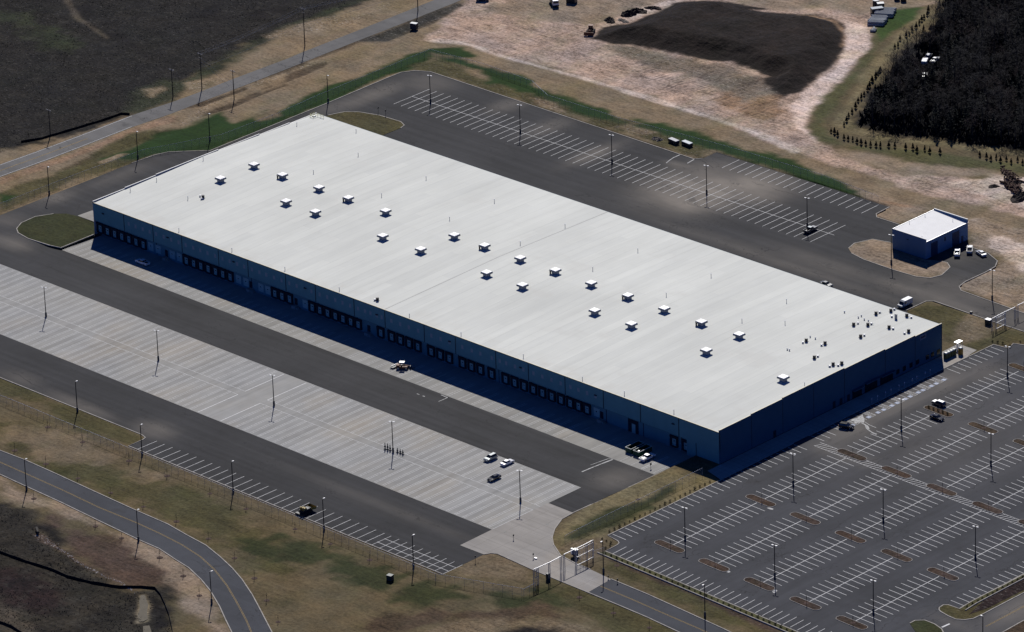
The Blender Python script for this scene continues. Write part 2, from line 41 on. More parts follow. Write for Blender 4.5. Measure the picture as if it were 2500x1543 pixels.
ISLE_L = [(-309.8,1.3),(-312.8,-4.5),(-312.3,-11.3),(-309.7,-15.7),(-306.5,-17.8),(-300.1,-18.9),(-290,-18.1),(-285.4,-17.0),(-285.4,-2.0),(-292.7,4.9),(-301.1,5.2),(-306.5,4.2)]
ISLE_T = [(-302.2,125.8),(-299.9,132.1),(-295.9,135.3),(-287.6,137.8),(-277.4,138.3),(-274.0,136.7),(-273.1,134.0),(-273.2,122),(-273.3,106.6),(-287.3,106.6),(-302.2,118)]
APRON_PX = 0
ENTRANCE = [(-21.6,-53.9),(-11.1,-54.0),(-10.7,-59.4),(-7.7,-65.7),(-4.3,-70.4),(-0.7,-73.6),(5.9,-77.5),(13.1,-78.5),(18.9,-78.5),(28.1,-79.2),(28.8,-90.0),(17.6,-89.9),(6.6,-89.8),(-9.0,-88.9),(-11.0,-89.9),(-12.0,-91.8),(-21.8,-92.0),(-21.9,-78.3)]
LOT = [(7.6,-58.6),(12.4,-59.4),(13.6,-60.2),(14.0,-61.4),(14.2,-66.8),(91.5,-68.9),(113.5,-69.8),(113.3,-50),(113.3,-44),(113.4,-41.8),(115.3,-39.9),(119,-39.8),(122.6,-41),(126,-44),(126,-60),(190,-60),(190,20),(126,20)]
ROAD_LEFT = ([(-216.9,-130.0),(-178.7,-137.5),(-167.3,-137.0),(-152.9,-137.4),(-135.8,-138.1),(-113.8,-138.9),(-99.7,-139.1),(-89.4,-140.5),(-80.2,-141.5),(-71.4,-144.0),(-62.7,-147.0),(-55.0,-150.3),(-45.7,-155.1),(-37.8,-159.7),(-24.5,-167.6),(-14.2,-173.7)],[(-193.9,-149.6),(-165.4,-149.0),(-151.6,-149.5),(-136.1,-150.0),(-117.6,-151.1),(-98.7,-152.1),(-89.2,-152.2),(-79.7,-154.1),(-73.0,-155.2),(-64.3,-158.2),(-57.2,-161.3),(-47.3,-166.7),(-40.1,-171.2),(-33.4,-175.2),(-23.6,-181.7)],[(-205.6,-139.7),(-172.2,-143.1),(-159.2,-143.4),(-141.1,-143.9),(-124.5,-144.8),(-107.6,-144.6),(-97.0,-145.0),(-86.1,-145.9),(-75.9,-147.8),(-66.5,-150.9),(-55.8,-155.8),(-45.5,-161.5),(-34.7,-167.8),(-29.0,-171.5),(-19.1,-177.9)])
ROAD_TOP = ([(-360.2,-7.7),(-358.6,19.4),(-357.6,41.0),(-357.2,59.5),(-357.2,80.6),(-355.4,98.5),(-354.9,111.1),(-355.0,128.8),(-354.4,155.7),(-354.8,164.0),(-355.0,194.9),(-355.4,225.3),(-355.7,239.2),(-360.5,270.6)],[(-351.6,-15.0),(-349.6,11.6),(-348.6,33.1),(-348.4,51.6),(-348.5,73.4),(-347.2,91.0),(-347.2,103.9),(-347.0,121.2),(-346.9,148.6),(-347.0,156.4),(-347.3,187.4),(-347.2,217.0),(-347.4,236.1),(-348.7,262.8)])
ROAD_ENTRY = ([(28.1,-79.2),(42.5,-79.5),(60.2,-80.6),(74.9,-81.6),(89.6,-82.9)],[(28.8,-90.0),(41.2,-90.2),(52.7,-90.5),(65.0,-91.4),(76.1,-92.1)],[(28.9,-84.6),(41.9,-84.9),(56.4,-85.6),(69.6,-86.1),(81.1,-86.7)])
RB_KERB = [(118.5,1.7),(118.4,-9.0),(118.0,-16.7),(118.0,-22.4),(118.4,-27.8),(116.3,-27.9),(114.2,-28.0),(113.2,-29.0),(113.4,-31.0),(114.2,-32.1),(115.3,-32.7),(118.7,-33.4),(121.7,-33.6),(123.9,-32.3),(125.3,-30.0),(125.6,-26.4),(125.7,-20.4),(126.0,-7.6),(126.1,1.5)]
RB_SOUTH = [(137.1,-21.4),(137.2,-30.9),(137.4,-34.7)]
RB_GRASS = [(137.3,-21.6),(137.3,-30.8),(138.5,-34.5),(148.3,-28.2),(137.1,-12.2)]
RB_YELLOW = [(131.2,-31.4),(131.5,-14.4),(131.6,-5.4)]
RB_BAR = [(121.9,-40.1),(122.2,-36.9)]
RB_ISLE = [(113.3,-44.2),(113.3,-41.9),(115.3,-39.9),(119.0,-39.9),(122.6,-41.0),(126.9,-44.3),(127.2,-50.9),(119.6,-48.2)]
VENTS = [(-265.5,55.5),(-265.7,39.8),(-251.0,55.2),(-233.2,55.4),(-218.8,55.3),(-233.4,40.0),(-219.1,40.0),(-200.9,55.4),(-186.6,39.8),(-168.3,55.3),(-168.8,39.9),(-154.3,55.4),(-137.9,55.4),(-138.3,39.9),(-122.1,40.0),(-122.0,55.5),(-105.7,55.3),(-89.6,55.5),(-89.9,40.1),(-73.6,39.9),(-73.5,55.4),(-57.2,55.2),(-41.4,55.6),(-41.5,40.1),(-9.2,40.2)]
VENT_ARM = [2,4,11,15,17,21]
PIPES = [(-283.6,93.4),(-284.3,49.0),(-283.5,26.3),(-284.0,14.5),(-263.2,102.6),(-246.3,87.0),(-246.4,65.5),(-213.0,86.9),(-213.3,65.7),(-180.7,87.2),(-181.0,65.9),(-148.0,65.9),(-147.4,86.9),(-114.4,87.1),(-114.8,65.7),(-81.8,87.1),(-81.9,65.5),(-49.2,87.3),(-49.3,65.8),(-37.8,73.6),(-1.6,41.6),(-245.7,1.7),(-219.4,1.4),(-194.2,1.7),(-168.2,1.4),(-135.5,1.1),(-112.2,1.2),(-85.1,1.8),(-58.9,1.3),(-41.3,1.7),(-20.3,1.6),(-263.2,22.1)]
AC = [(-21.0,98.7),(-18.9,103.6),(-12.5,103.9),(-20.5,87.1),(-17.0,90.0),(-10.6,92.9),(-3.9,94.6),(-12.6,81.3),(-23.4,67.4),(-17.5,69.7),(-12.6,58.9),(-4.7,58.8),(-3.2,61.2),(-259.9,26.1),(-152.7,3.6)]
AC_TALL = [(-14.0,100.3)]
CURBS = [(-21.0,100.5),(-19.1,105.5),(-15.8,100.4),(-10.7,104.0),(-20.5,89.2),(-16.9,91.6),(-9.1,93.1),(-4.0,92.7),(-12.6,83.1),(-23.4,65.8),(-17.6,68.1),(-12.7,60.7),(-4.7,57.2),(-3.2,59.5),(-261.7,26.4),(-259.5,25.0),(-153.4,3.1)]
MUSH = [(-23.4,92.8),(-23.5,94.4),(-20.9,92.8),(-19.2,92.8),(-29.6,93.2),(-24.7,70.8),(-22.6,70.9),(-23.5,58.4),(-22.6,58.4)]
POLES = [(-245.7,-58.9),(-191.1,-58.8),(-137.0,-58.8),(-83.4,-58.9),(-28.6,-58.8),(-60.4,-111.2),(-22.1,-111.4),(-141.7,-111.1),(-100.4,-111.1),(-181.6,-102.4),(26.8,3.6),(64.0,2.1),(101.0,0.5),(64.0,-47.1),(26.5,54.9),(63.7,53.3),(26.6,106.9),(26.9,-45.5),(-282.2,158.3),(-237.2,158.2),(-192.6,158.1),(-148.2,158.3),(-102.5,158.5),(-60.0,152.3),(-15.6,150.9)]
SAPLINGS = [(-180.1,-116.3),(-163.3,-116.6),(-175.1,-134.5),(-160.2,-134.7),(-144.7,-135.2),(-142.0,-116.3),(-124.8,-116.1),(-129.3,-135.6),(-105.3,-116.3),(-114.3,-135.7),(-89.0,-116.4),(-98.9,-136.2),(-82.9,-137.9),(-144.4,-153.6),(-115.4,-154.3),(-103.3,-154.6),(-84.7,-156.1),(-67.3,-141.8),(-52.9,-147.3),(-70.3,-159.9),(-57.1,-165.7),(-39.6,-155.0),(-27.0,-162.4),(-67.6,-116.4),(-35.4,-116.6),(-52.2,-116.6),(29.1,-93.9),(43.5,-94.8),(57.8,-94.9),(-2.4,-34.5),(23.3,-71.6)]
CONIFERS = [(-203.1,342.7),(-200.5,338.9),(-199.2,335.5),(-198.4,333.2),(-197.0,330.1),(-195.3,326.3),(-194.3,322.8),(-192.6,319.1),(-192.4,317.1),(-191.8,312.9),(-187.9,307.2),(-188.1,305.6),(-176.9,284.4),(-175.5,281.3),(-173.8,277.8),(-172.7,274.6),(-176.5,283.3),(-174.8,279.3),(-172.1,274.3),(-169.8,269.9),(-168.1,266.8),(-165.9,262.3),(-164.5,259.1),(-163.6,256.3),(-160.3,251.1),(-158.2,246.7),(-156.5,242.8),(-154.4,239.3),(-152.5,235.7),(-152.1,228.2),(-150.3,228.0),(-148.1,227.1),(-144.3,226.1),(-142.7,226.5),(-141.0,227.0),(-138.6,226.5),(-136.6,226.4),(-134.9,226.9),(-132.8,227.0),(-131.1,228.0),(-129.7,228.7),(-127.4,230.5),(-125.5,231.6),(-121.6,232.8),(-119.5,234.2),(-116.9,233.3),(-115.6,236.0),(-113.0,235.6),(-109.8,237.4),(-97.5,244.2),(-94.5,244.2),(-92.2,243.8),(-91.6,246.0),(-88.7,244.8),(-87.9,247.1),(-85.0,246.1),(-84.5,249.0),(-81.5,248.1)]
WOODS = [(-205.8,356.0),(-190.0,330.6),(-179.7,305.4),(-172.1,286.0),(-161.7,265.9),(-154.1,250.8),(-147.5,242.3),(-136.3,242.9),(-122.2,249.3),(-106.6,253.6),(-78.1,265.2),(-77.6,296.3),(-192.6,425.9),(-216.1,386.9)]
WOODV = [(-172.2,306.0),(-168.9,299.9),(-167.8,304.3),(-161.3,290.7)]
FENCES = [[(-230,-113.4),(-74.8,-113.5),(-10.5,-113.8)],[(-10.5,-113.7),(15.6,-104.2),(16.4,-104.2),(16.1,-99.0)],[(1.2,-70.6),(1.2,-9.3)],[(-326.9,-14.7),(-326.5,4.4),(-326.2,30.4),(-324.8,57.8),(-320.1,68.5),(-313.7,85.0),(-313.2,112.3),(-314.7,132.4),(-315.3,161.6),(-315.5,191.8)],[(-315.5,191.8),(-289.3,193.9),(-264.2,192.6),(-250.3,186.1),(-215.8,186.3),(-184.7,189.3),(-159.8,191.2),(-150.4,191.3),(-125.2,192.2),(-97.5,189.7)],[(14.6,-73.0),(15.7,-68.9)]]
GATE1 = [(13.89,-97.09),(13.98,-95.66),(14.28,-91.04),(14.12,-85.89)]
GATE2 = [(13.92,-84.33),(14.0,-79.33),(14.04,-74.71),(13.92,-71.94)]
GATE3 = [(0.32,131.48),(0.21,133.28),(0.11,138.17),(0.19,143.18)]
GATE4 = [(-0.04,144.82),(-0.02,150.02),(-0.16,155.66)]
SILT = [[(-368.4,37.9),(-365.2,45.1),(-363.5,57.0),(-362.1,66.0),(-360.8,79.1),(-358.1,80.8)],[(-133.8,-186.4),(-123.8,-185.3),(-115.3,-184.3),(-105.2,-183.1),(-96.1,-182.8),(-87.5,-181.0),(-79.1,-177.4),(-74.3,-173.3),(-70.4,-171.2),(-66.0,-173.0),(-60.3,-176.5),(-54.7,-180.1),(-45.9,-186.8),(-40.4,-191.4)],[(-95.8,-216.2),(-88.9,-215.7),(-83.7,-215.4),(-75.4,-216.6)]]
PT = {'pickup_shadow': (-255.22,-7.24),'forklift': (-126.63,-11.52),'pallet': (-129.3,-12.22),'suv_grey': (-56.71,-43.83),'sedan_white': (-50.36,-42.44),'sedan_black': (-46.05,-53.25),'paver': (-73.71,-106.96),'pickup_white': (-21.12,-10.73),'dump1': (-28.68,-8.77),'dump2': (-25.27,-8.89),'pickup_far': (-100.01,155.3),'pickup_sb1': (-48.78,172.1),'pickup_sb2': (-46.77,175.93),'sedan_sb': (-41.98,177.28),'van': (-33.98,128.23),'suv_lot': (23.46,76.08),'sedan_lot': (29.7,67.73),'suv_shadow': (12.46,44.46),'car_behind': (-64.7,124.69),'dozer': (-285.63,246.19),'truck_top': (-317.0,259.69),'cube_top': (-315.29,263.38),'van_top': (-340.82,245.36),'box_road': (-339.77,207.69),'utilbox': (-21.3,-122.3),'bin1': (-188.49,185.67),'bin2': (-183.23,186.88),'rub1': (-196.14,184.5),'rub2': (-194.16,184.42),'pile0': (-288.75,260.08),'pile1': (-287.75,269.16),'pile2': (-287.16,273.8),'pile3': (-284.89,263.21),'pile4': (-285.1,280.24),'tank': (-221.94,334.73),'contA': (-216.84,329.27),'contB': (-218.79,333.59),'pipes0': (-213.75,330.31),'pipes1': (-210.76,323.21),'pipes2': (-209.62,320.48),'pipes3': (-206.01,314.69),'wh0': (-217.32,345.17),'wh1': (-219.95,344.52),'john0': (4.11,103.57),'john1': (3.86,105.33),'john2': (3.82,106.54),'john3': (3.78,107.74),'john4': (4.62,108.68),'turnstile': (0.69,112.08),'genbox': (-4.06,134.35),'lighttower': (9.99,-75.26),'gatebox': (13.69,-91.5),'sign0': (-12.41,-78.71),'sign1': (0.9,-84.03),'sign1b': (1.69,-83.9),'sign2': (-15.26,-14.84),'sign3': (27.27,-79.63),'sign4': (31.15,-79.84),'sign5': (-12.43,-78.73),'sign6': (-10.68,-96.81),'sign7': (-289.94,139.38),'sign8': (-285.92,139.16),'jack0': (-86.78,-59.02),'jack1': (-85.87,-58.79),'jack2': (-84.89,-58.69),'jack3': (-82.27,-58.1),'jack4': (-81.1,-58.02),'jack5': (-80.0,-57.99),'culvert': (-125.9,-168.5),'stock0': (-77.35,236.13),'stock1': (-71.97,233.15),'stock2': (-76.13,226.03),'stock3': (-67.97,227.45),'stock4': (-62.75,224.84),'stock5': (-72.98,229.04),'yellowframe': (-281.91,103.58),'box_east': (-13.82,137.92),'mh0': (-17.7,-76.92),'mh1': (-11.53,-64.79),'mh2': (18.45,-84.08),'mh3': (24.35,-84.41)}
UTIL = [(-356.7,115.1,14.0),(-358.7,102.6,11.1),(-339.8,115.3,11.4),(-365.0,48.8,10.3),(-358.9,169.4,15.1)]
UTIL2 = [(-352.4,222.4)]
POLES_W = [(-324.6,54.2),(-324.2,12.1),(-311.3,135.1)]
POLE_HID = [(-317.2,82.1)]
POLES_ROAD = [(-150.7,-151.0),(-97.9,-152.7),(-50.6,-166.8)]
POLES_ENTRY = [(23.5,-77.6),(65.3,-79.2)]
POLES_RB = [(139.4,-42.9)]
WIRE_SVC = 0
JOINTS = [-271.6,-257.0,-242.7,-224.7,-210.4,-192.3,-178.2,-160.1,-145.8,-127.8,-113.7,-95.7,-81.3,-81.3,-65.3,-48.8,-33.0,-16.9]
PATCHES = [-269.2,-265.8,-262.2,-258.7,-255.5,-251.7,-248.0,-244.3,-240.8,-237.1,-233.7,-230.1,-226.4,-222.8,-219.3,-215.7,-212.2,-208.5,-204.9,-201.6,-197.9,-194.3,-190.6,-187.1,-180.1,-176.2,-172.7,-168.9,-165.5,-161.9,-158.3,-155.0,-152.5,-149.6,-147.3,-142.9,-138.8,-134.8,-130.6,-124.6,-120.4,-116.4,-110.6,-106.4,-102.6,-97.4,-94.0,-91.1,-87.2,-83.5,-79.1,-75.2,-71.2,-67.2,-63.0,-59.5,-55.8,-52.2]
WALLPACKS = [-282.0,-249.6,-217.2,-182.9,-149.4,-116.2,-84.6,-52.0,-19.1]
# ------------------------------------------------------------------ helpers
def tag(o, label=None, cat=None, group=None, kind=None):
    if label: o['label'] = label
    if cat: o['category'] = cat
    if group: o['group'] = group
    if kind: o['kind'] = kind
    return o
def empty(name, loc, rz=0.0, label=None, cat=None, group=None):
    o = bpy.data.objects.new(name, None); COL.objects.link(o); o.location = loc; o.rotation_euler = (0, 0, rz); o.empty_display_size = .5
    return tag(o, label, cat, group)
class MB:
    def __init__(s): s.v = []; s.f = []
    def add(s, vs, fs):
        n = len(s.v); s.v += [tuple(p) for p in vs]; s.f += [tuple(i + n for i in f) for f in fs]; return s
    def box(s, cx, cy, z0, sx, sy, sz, rz=0.0, tx=1.0, ty=1.0):
        c, q = math.cos(rz), math.sin(rz); vs = []
        for z, kx, ky in ((z0, 1, 1), (z0 + sz, tx, ty)):
            for a, b in ((-1, -1), (1, -1), (1, 1), (-1, 1)):
                x, y = a * sx / 2 * kx, b * sy / 2 * ky; vs.append((cx + x * c - y * q, cy + x * q + y * c, z))
        return s.add(vs, [(3, 2, 1, 0), (4, 5, 6, 7), (0, 1, 5, 4), (1, 2, 6, 5), (2, 3, 7, 6), (3, 0, 4, 7)])
    def loft(s, x0, x1, w0, z0, X0, X1, w1, z1):
        vs = [(x0, -w0, z0), (x1, -w0, z0), (x1, w0, z0), (x0, w0, z0), (X0, -w1, z1), (X1, -w1, z1), (X1, w1, z1), (X0, w1, z1)]
        return s.add(vs, [(3, 2, 1, 0), (4, 5, 6, 7), (0, 1, 5, 4), (1, 2, 6, 5), (2, 3, 7, 6), (3, 0, 4, 7)])
    def tube(s, p, q, r0, r1=None, n=6, cap=True):
        r1 = r0 if r1 is None else r1; p, q = Vector(p), Vector(q); d = (q - p)
        if d.length < 1e-6: return s
        d.normalize(); a = d.cross(Vector((0, 0, 1)) if abs(d.z) < .95 else Vector((1, 0, 0))).normalized(); b = d.cross(a); vs = []
        for c, r in ((p, r0), (q, r1)):
            for i in range(n):
                t = 2 * math.pi * i / n; vs.append(c + (a * math.cos(t) + b * math.sin(t)) * r)
        fs = [(i, (i + 1) % n, n + (i + 1) % n, n + i) for i in range(n)]
        if cap: fs += [tuple(range(n))[::-1], tuple(range(n, 2 * n))]
        return s.add(vs, fs)
    def cyl(s, x, y, z0, z1, r0, r1=None, n=12): return s.tube((x, y, z0), (x, y, z1), r0, r1, n)
    def prof(s, pts, w, inset=.06):                    # side outline (x,z) extruded across, edges drawn in a little at the flanks
        n = len(pts); cx = sum(p[0] for p in pts) / n; cz = sum(p[1] for p in pts) / n; vs = []
        for yy, k in ((-w, 1), (-w + inset, 0), (w - inset, 0), (w, 1)):
            for (x, z) in pts:
                d = math.hypot(x - cx, z - cz); f = 1 - k * inset / max(d, .1); vs.append((cx + (x - cx) * f, yy, cz + (z - cz) * f))
        fs = [tuple(range(n)), tuple(range(3 * n, 4 * n))[::-1]]
        for a in range(3):
            for i in range(n):
                j = (i + 1) % n; fs.append((a * n + j, a * n + i, (a + 1) * n + i, (a + 1) * n + j))
        return s.add(vs, fs)
    def strip(s, a, b, wdt, z):
        d = Vector((b[0] - a[0], b[1] - a[1])); 
        if d.length < 1e-4: return s
        nrm = Vector((-d.y, d.x)).normalized() * wdt / 2
        za, zb = (z(a[0], a[1]), z(b[0], b[1])) if callable(z) else (z, z)
        return s.add([(a[0] - nrm.x, a[1] - nrm.y, za), (b[0] - nrm.x, b[1] - nrm.y, zb), (b[0] + nrm.x, b[1] + nrm.y, zb), (a[0] + nrm.x, a[1] + nrm.y, za)], [(0, 1, 2, 3)])
    def build(s, name, mat, parent=None, smooth=False):
        me = bpy.data.meshes.new(name); me.from_pydata(s.v, [], s.f); me.update()
        if smooth: me.polygons.foreach_set('use_smooth', [True] * len(me.polygons))
        if mat: me.materials.append(mat)
        o = bpy.data.objects.new(name, me); COL.objects.link(o)
        if parent: o.parent = parent
        return o
def struct(o, label, cat='ground'): return tag(o, label, cat, None, 'structure')
def dup(root, loc, rz=None, label=None, group=None, scale=None):
    r = root.copy(); COL.objects.link(r); r.location = loc
    if rz is not None: r.rotation_euler = (0, 0, rz)
    if scale is not None: r.scale = scale if hasattr(scale, '__len__') else (scale,) * 3
    if label: r['label'] = label
    if group: r['group'] = group
    for ch in list(root.children):
        c = ch.copy(); COL.objects.link(c); c.parent = r
        for g in list(ch.children):
            d = g.copy(); COL.objects.link(d); d.parent = c
    return r
ORD = ['first', 'second', 'third', 'fourth', 'fifth', 'sixth', 'seventh', 'eighth', 'ninth', 'tenth', 'eleventh', 'twelfth', 'thirteenth', 'fourteenth', 'fifteenth', 'sixteenth']
# ------------------------------------------------------------------ materials
MATS = {}
def mat(name, col, rough=.7, var=.12, scale=1.5, metal=0.0, spec=.3, tint=None, detail=4):
    if name in MATS: return MATS[name]
    m = bpy.data.materials.new(name); m.use_nodes = True; t = m.node_tree; L = t.links; b = t.nodes['Principled BSDF']
    b.inputs['Roughness'].default_value = rough; b.inputs['Metallic'].default_value = metal; b.inputs['Specular IOR Level'].default_value = spec
    tc = t.nodes.new('ShaderNodeTexCoord'); n = t.nodes.new('ShaderNodeTexNoise'); n.inputs['Scale'].default_value = scale; n.inputs['Detail'].default_value = detail
    L.new(tc.outputs['Object'], n.inputs['Vector'])
    r = t.nodes.new('ShaderNodeValToRGB'); L.new(n.outputs['Fac'], r.inputs['Fac'])
    c2 = tint or col
    r.color_ramp.elements[0].position = .3; r.color_ramp.elements[0].color = (*[max(0, c * (1 - var)) for c in c2], 1)
    r.color_ramp.elements[1].position = .7; r.color_ramp.elements[1].color = (*[min(1, c * (1 + var)) for c in col], 1)
    L.new(r.outputs[0], b.inputs['Base Color']); MATS[name] = m; return m
class NT:
    def __init__(s, name):
        s.m = bpy.data.materials.new(name); s.m.use_nodes = True; s.t = s.m.node_tree; s.b = s.t.nodes['Principled BSDF']; s.tc = s.t.nodes.new('ShaderNodeTexCoord')
    def n(s, ty, **kw):
        x = s.t.nodes.new(ty)
        for k, v in kw.items(): setattr(x, k, v)
        return x
    def l(s, a, b): s.t.links.new(a, b)
    def noise(s, scale, detail=4, stretch=None, rough=.55, rot=0):
        n = s.n('ShaderNodeTexNoise'); n.inputs['Scale'].default_value = scale; n.inputs['Detail'].default_value = detail; n.inputs['Roughness'].default_value = rough
        if stretch:
            mp = s.n('ShaderNodeMapping'); mp.inputs['Scale'].default_value = stretch; mp.inputs['Rotation'].default_value = (0, 0, rot); s.l(s.tc.outputs['Object'], mp.inputs['Vector']); s.l(mp.outputs[0], n.inputs['Vector'])
        else: s.l(s.tc.outputs['Object'], n.inputs['Vector'])
        return n.outputs['Fac']
    def math(s, op, a, b=None, c=None, clamp=False):
        x = s.n('ShaderNodeMath', operation=op, use_clamp=clamp)
        for i, v in enumerate((a, b, c)):
            if v is None: continue
            if isinstance(v, (int, float)): x.inputs[i].default_value = v
            else: s.l(v, x.inputs[i])
        return x.outputs[0]
    def rng(s, f, a, b, c, d):
        x = s.n('ShaderNodeMapRange'); s.l(f, x.inputs[0])
        for i, v in enumerate((a, b, c, d)): x.inputs[i + 1].default_value = v
        return x.outputs[0]
    def mix(s, fac, a, b, mode='MIX'):
        x = s.n('ShaderNodeMix', data_type='RGBA', blend_type=mode)
        if isinstance(fac, (int, float)): x.inputs[0].default_value = fac
        else: s.l(fac, x.inputs[0])
        for i, v in ((6, a), (7, b)):
            if isinstance(v, tuple): x.inputs[i].default_value = (*v, 1)
            else: s.l(v, x.inputs[i])
        return x.outputs[2]
    def scale(s, col, f):                                   # colour * factor
        x = s.n('ShaderNodeVectorMath', operation='SCALE')
        if isinstance(col, tuple): x.inputs[0].default_value = col
        else: s.l(col, x.inputs[0])
        s.l(f, x.inputs['Scale']); return x.outputs[0]
    def attr(s, name): 
        a = s.n('ShaderNodeAttribute'); a.attribute_name = name; return a
    def bump(s, h, strength, dist=.3):
        b = s.n('ShaderNodeBump'); b.inputs['Strength'].default_value = strength; b.inputs['Distance'].default_value = dist; s.l(h, b.inputs['Height']); s.l(b.outputs[0], s.b.inputs['Normal'])
def ground_mat():
    m = NT('soil_and_grass'); col = m.attr('Col'); aux = m.attr('Aux'); sep = m.n('ShaderNodeSeparateColor'); m.l(aux.outputs['Color'], sep.inputs[0])
    rough, speck, clump = sep.outputs[0], sep.outputs[1], sep.outputs[2]
    a = m.noise(.9, 6); b = m.noise(.1, 6, None, .62); c = m.noise(2.2, 4, None, .7); st = m.noise(.5, 5, (.22, 1.3, 1), .6, math.radians(12))
    d = m.math('ADD', m.math('MULTIPLY', m.math('SUBTRACT', a, .5), 1.7), m.math('MULTIPLY', m.math('SUBTRACT', b, .5), 1.6))
    d = m.math('ADD', d, m.math('MULTIPLY', m.math('SUBTRACT', c, .5), 1.3)); d = m.math('ADD', d, m.math('MULTIPLY', m.math('SUBTRACT', st, .5), 1.2))
    amp = m.math('MULTIPLY_ADD', rough, .8, .38)
    f = m.math('MAXIMUM', m.math('MULTIPLY_ADD', d, amp, 1.0), .15)
    base = m.scale(col.outputs['Color'], f)
    # warm / cool drift
    base = m.mix(m.rng(m.noise(.045, 6, None, .65), .38, .62, 0, .8), base, m.mix(1.0, base, (1.2, 1.06, .88), 'MULTIPLY'))
    base = m.mix(m.rng(m.noise(.06, 6, (1.3, .8, 1), .65), .48, .7, 0, .55), base, m.mix(1.0, base, (.66, .78, .6), 'MULTIPLY'))
    # dark clumps
    cl = m.rng(m.noise(.11, 9, None, .72), .44, .7, 0, 1); base = m.mix(m.math('MULTIPLY', cl, m.math('MULTIPLY', clump, .85)), base, (.006, .0055, .007)); cl2 = m.rng(m.noise(.16, 9, None, .75), .52, .74, 0, 1); base = m.mix(m.math('MULTIPLY', cl2, m.math('MULTIPLY', clump, .7)), base, (.075, .07, .058))
    # pale litter / stone
    sp = m.rng(m.noise(1.1, 6, (.6, 1.4, 1), .7), .56, .72, 0, 1); base = m.mix(m.math('MULTIPLY', sp, speck), base, (.62, .57, .53))
    sp2 = m.rng(m.noise(2.3, 2), .70, .76, 0, 1); base = m.mix(m.math('MULTIPLY', sp2, m.math('MULTIPLY', speck, .8)), base, (.7, .66, .62))
    tk = m.math('POWER', m.math('ABSOLUTE', m.math('SINE', m.math('MULTIPLY', m.noise(.022, 2, (1, .7, 1)), 62))), 14); tk = m.math('MULTIPLY', m.math('MULTIPLY', tk, m.rng(m.noise(.13, 4), .42, .6, 0, 1)), m.rng(rough, .86, .98, 0, .55)); base = m.mix(tk, base, m.mix(1.0, base, (.42, .38, .36), 'MULTIPLY'))
    sx = m.n('ShaderNodeSeparateXYZ'); m.l(m.tc.outputs['Object'], sx.inputs[0])
    ph = m.math('ADD', m.math('MULTIPLY', sx.outputs[0], 2.6), m.math('ADD', m.math('MULTIPLY', m.noise(.06, 3), 26), m.math('MULTIPLY', sx.outputs[1], -.35)))
    rd = m.math('MULTIPLY', m.math('MULTIPLY_ADD', m.math('SINE', ph), .5, .5), m.rng(m.noise(.22, 6), .42, .62, 0, 1))
    rdg = m.math('MULTIPLY', rd, aux.outputs['Alpha']); base = m.mix(m.math('MULTIPLY', rdg, .75), base, (.07, .052, .044))
    m.l(base, m.b.inputs['Base Color']); m.b.inputs['Roughness'].default_value = .95; m.b.inputs['Specular IOR Level'].default_value = .08
    h = m.math('MULTIPLY', m.math('ADD', a, m.math('MULTIPLY', st, .8)), m.math('ADD', rough, .15)); h = m.math('SUBTRACT', h, m.math('MULTIPLY', rdg, 1.2)); m.bump(h, .55, .5)
    return m.m
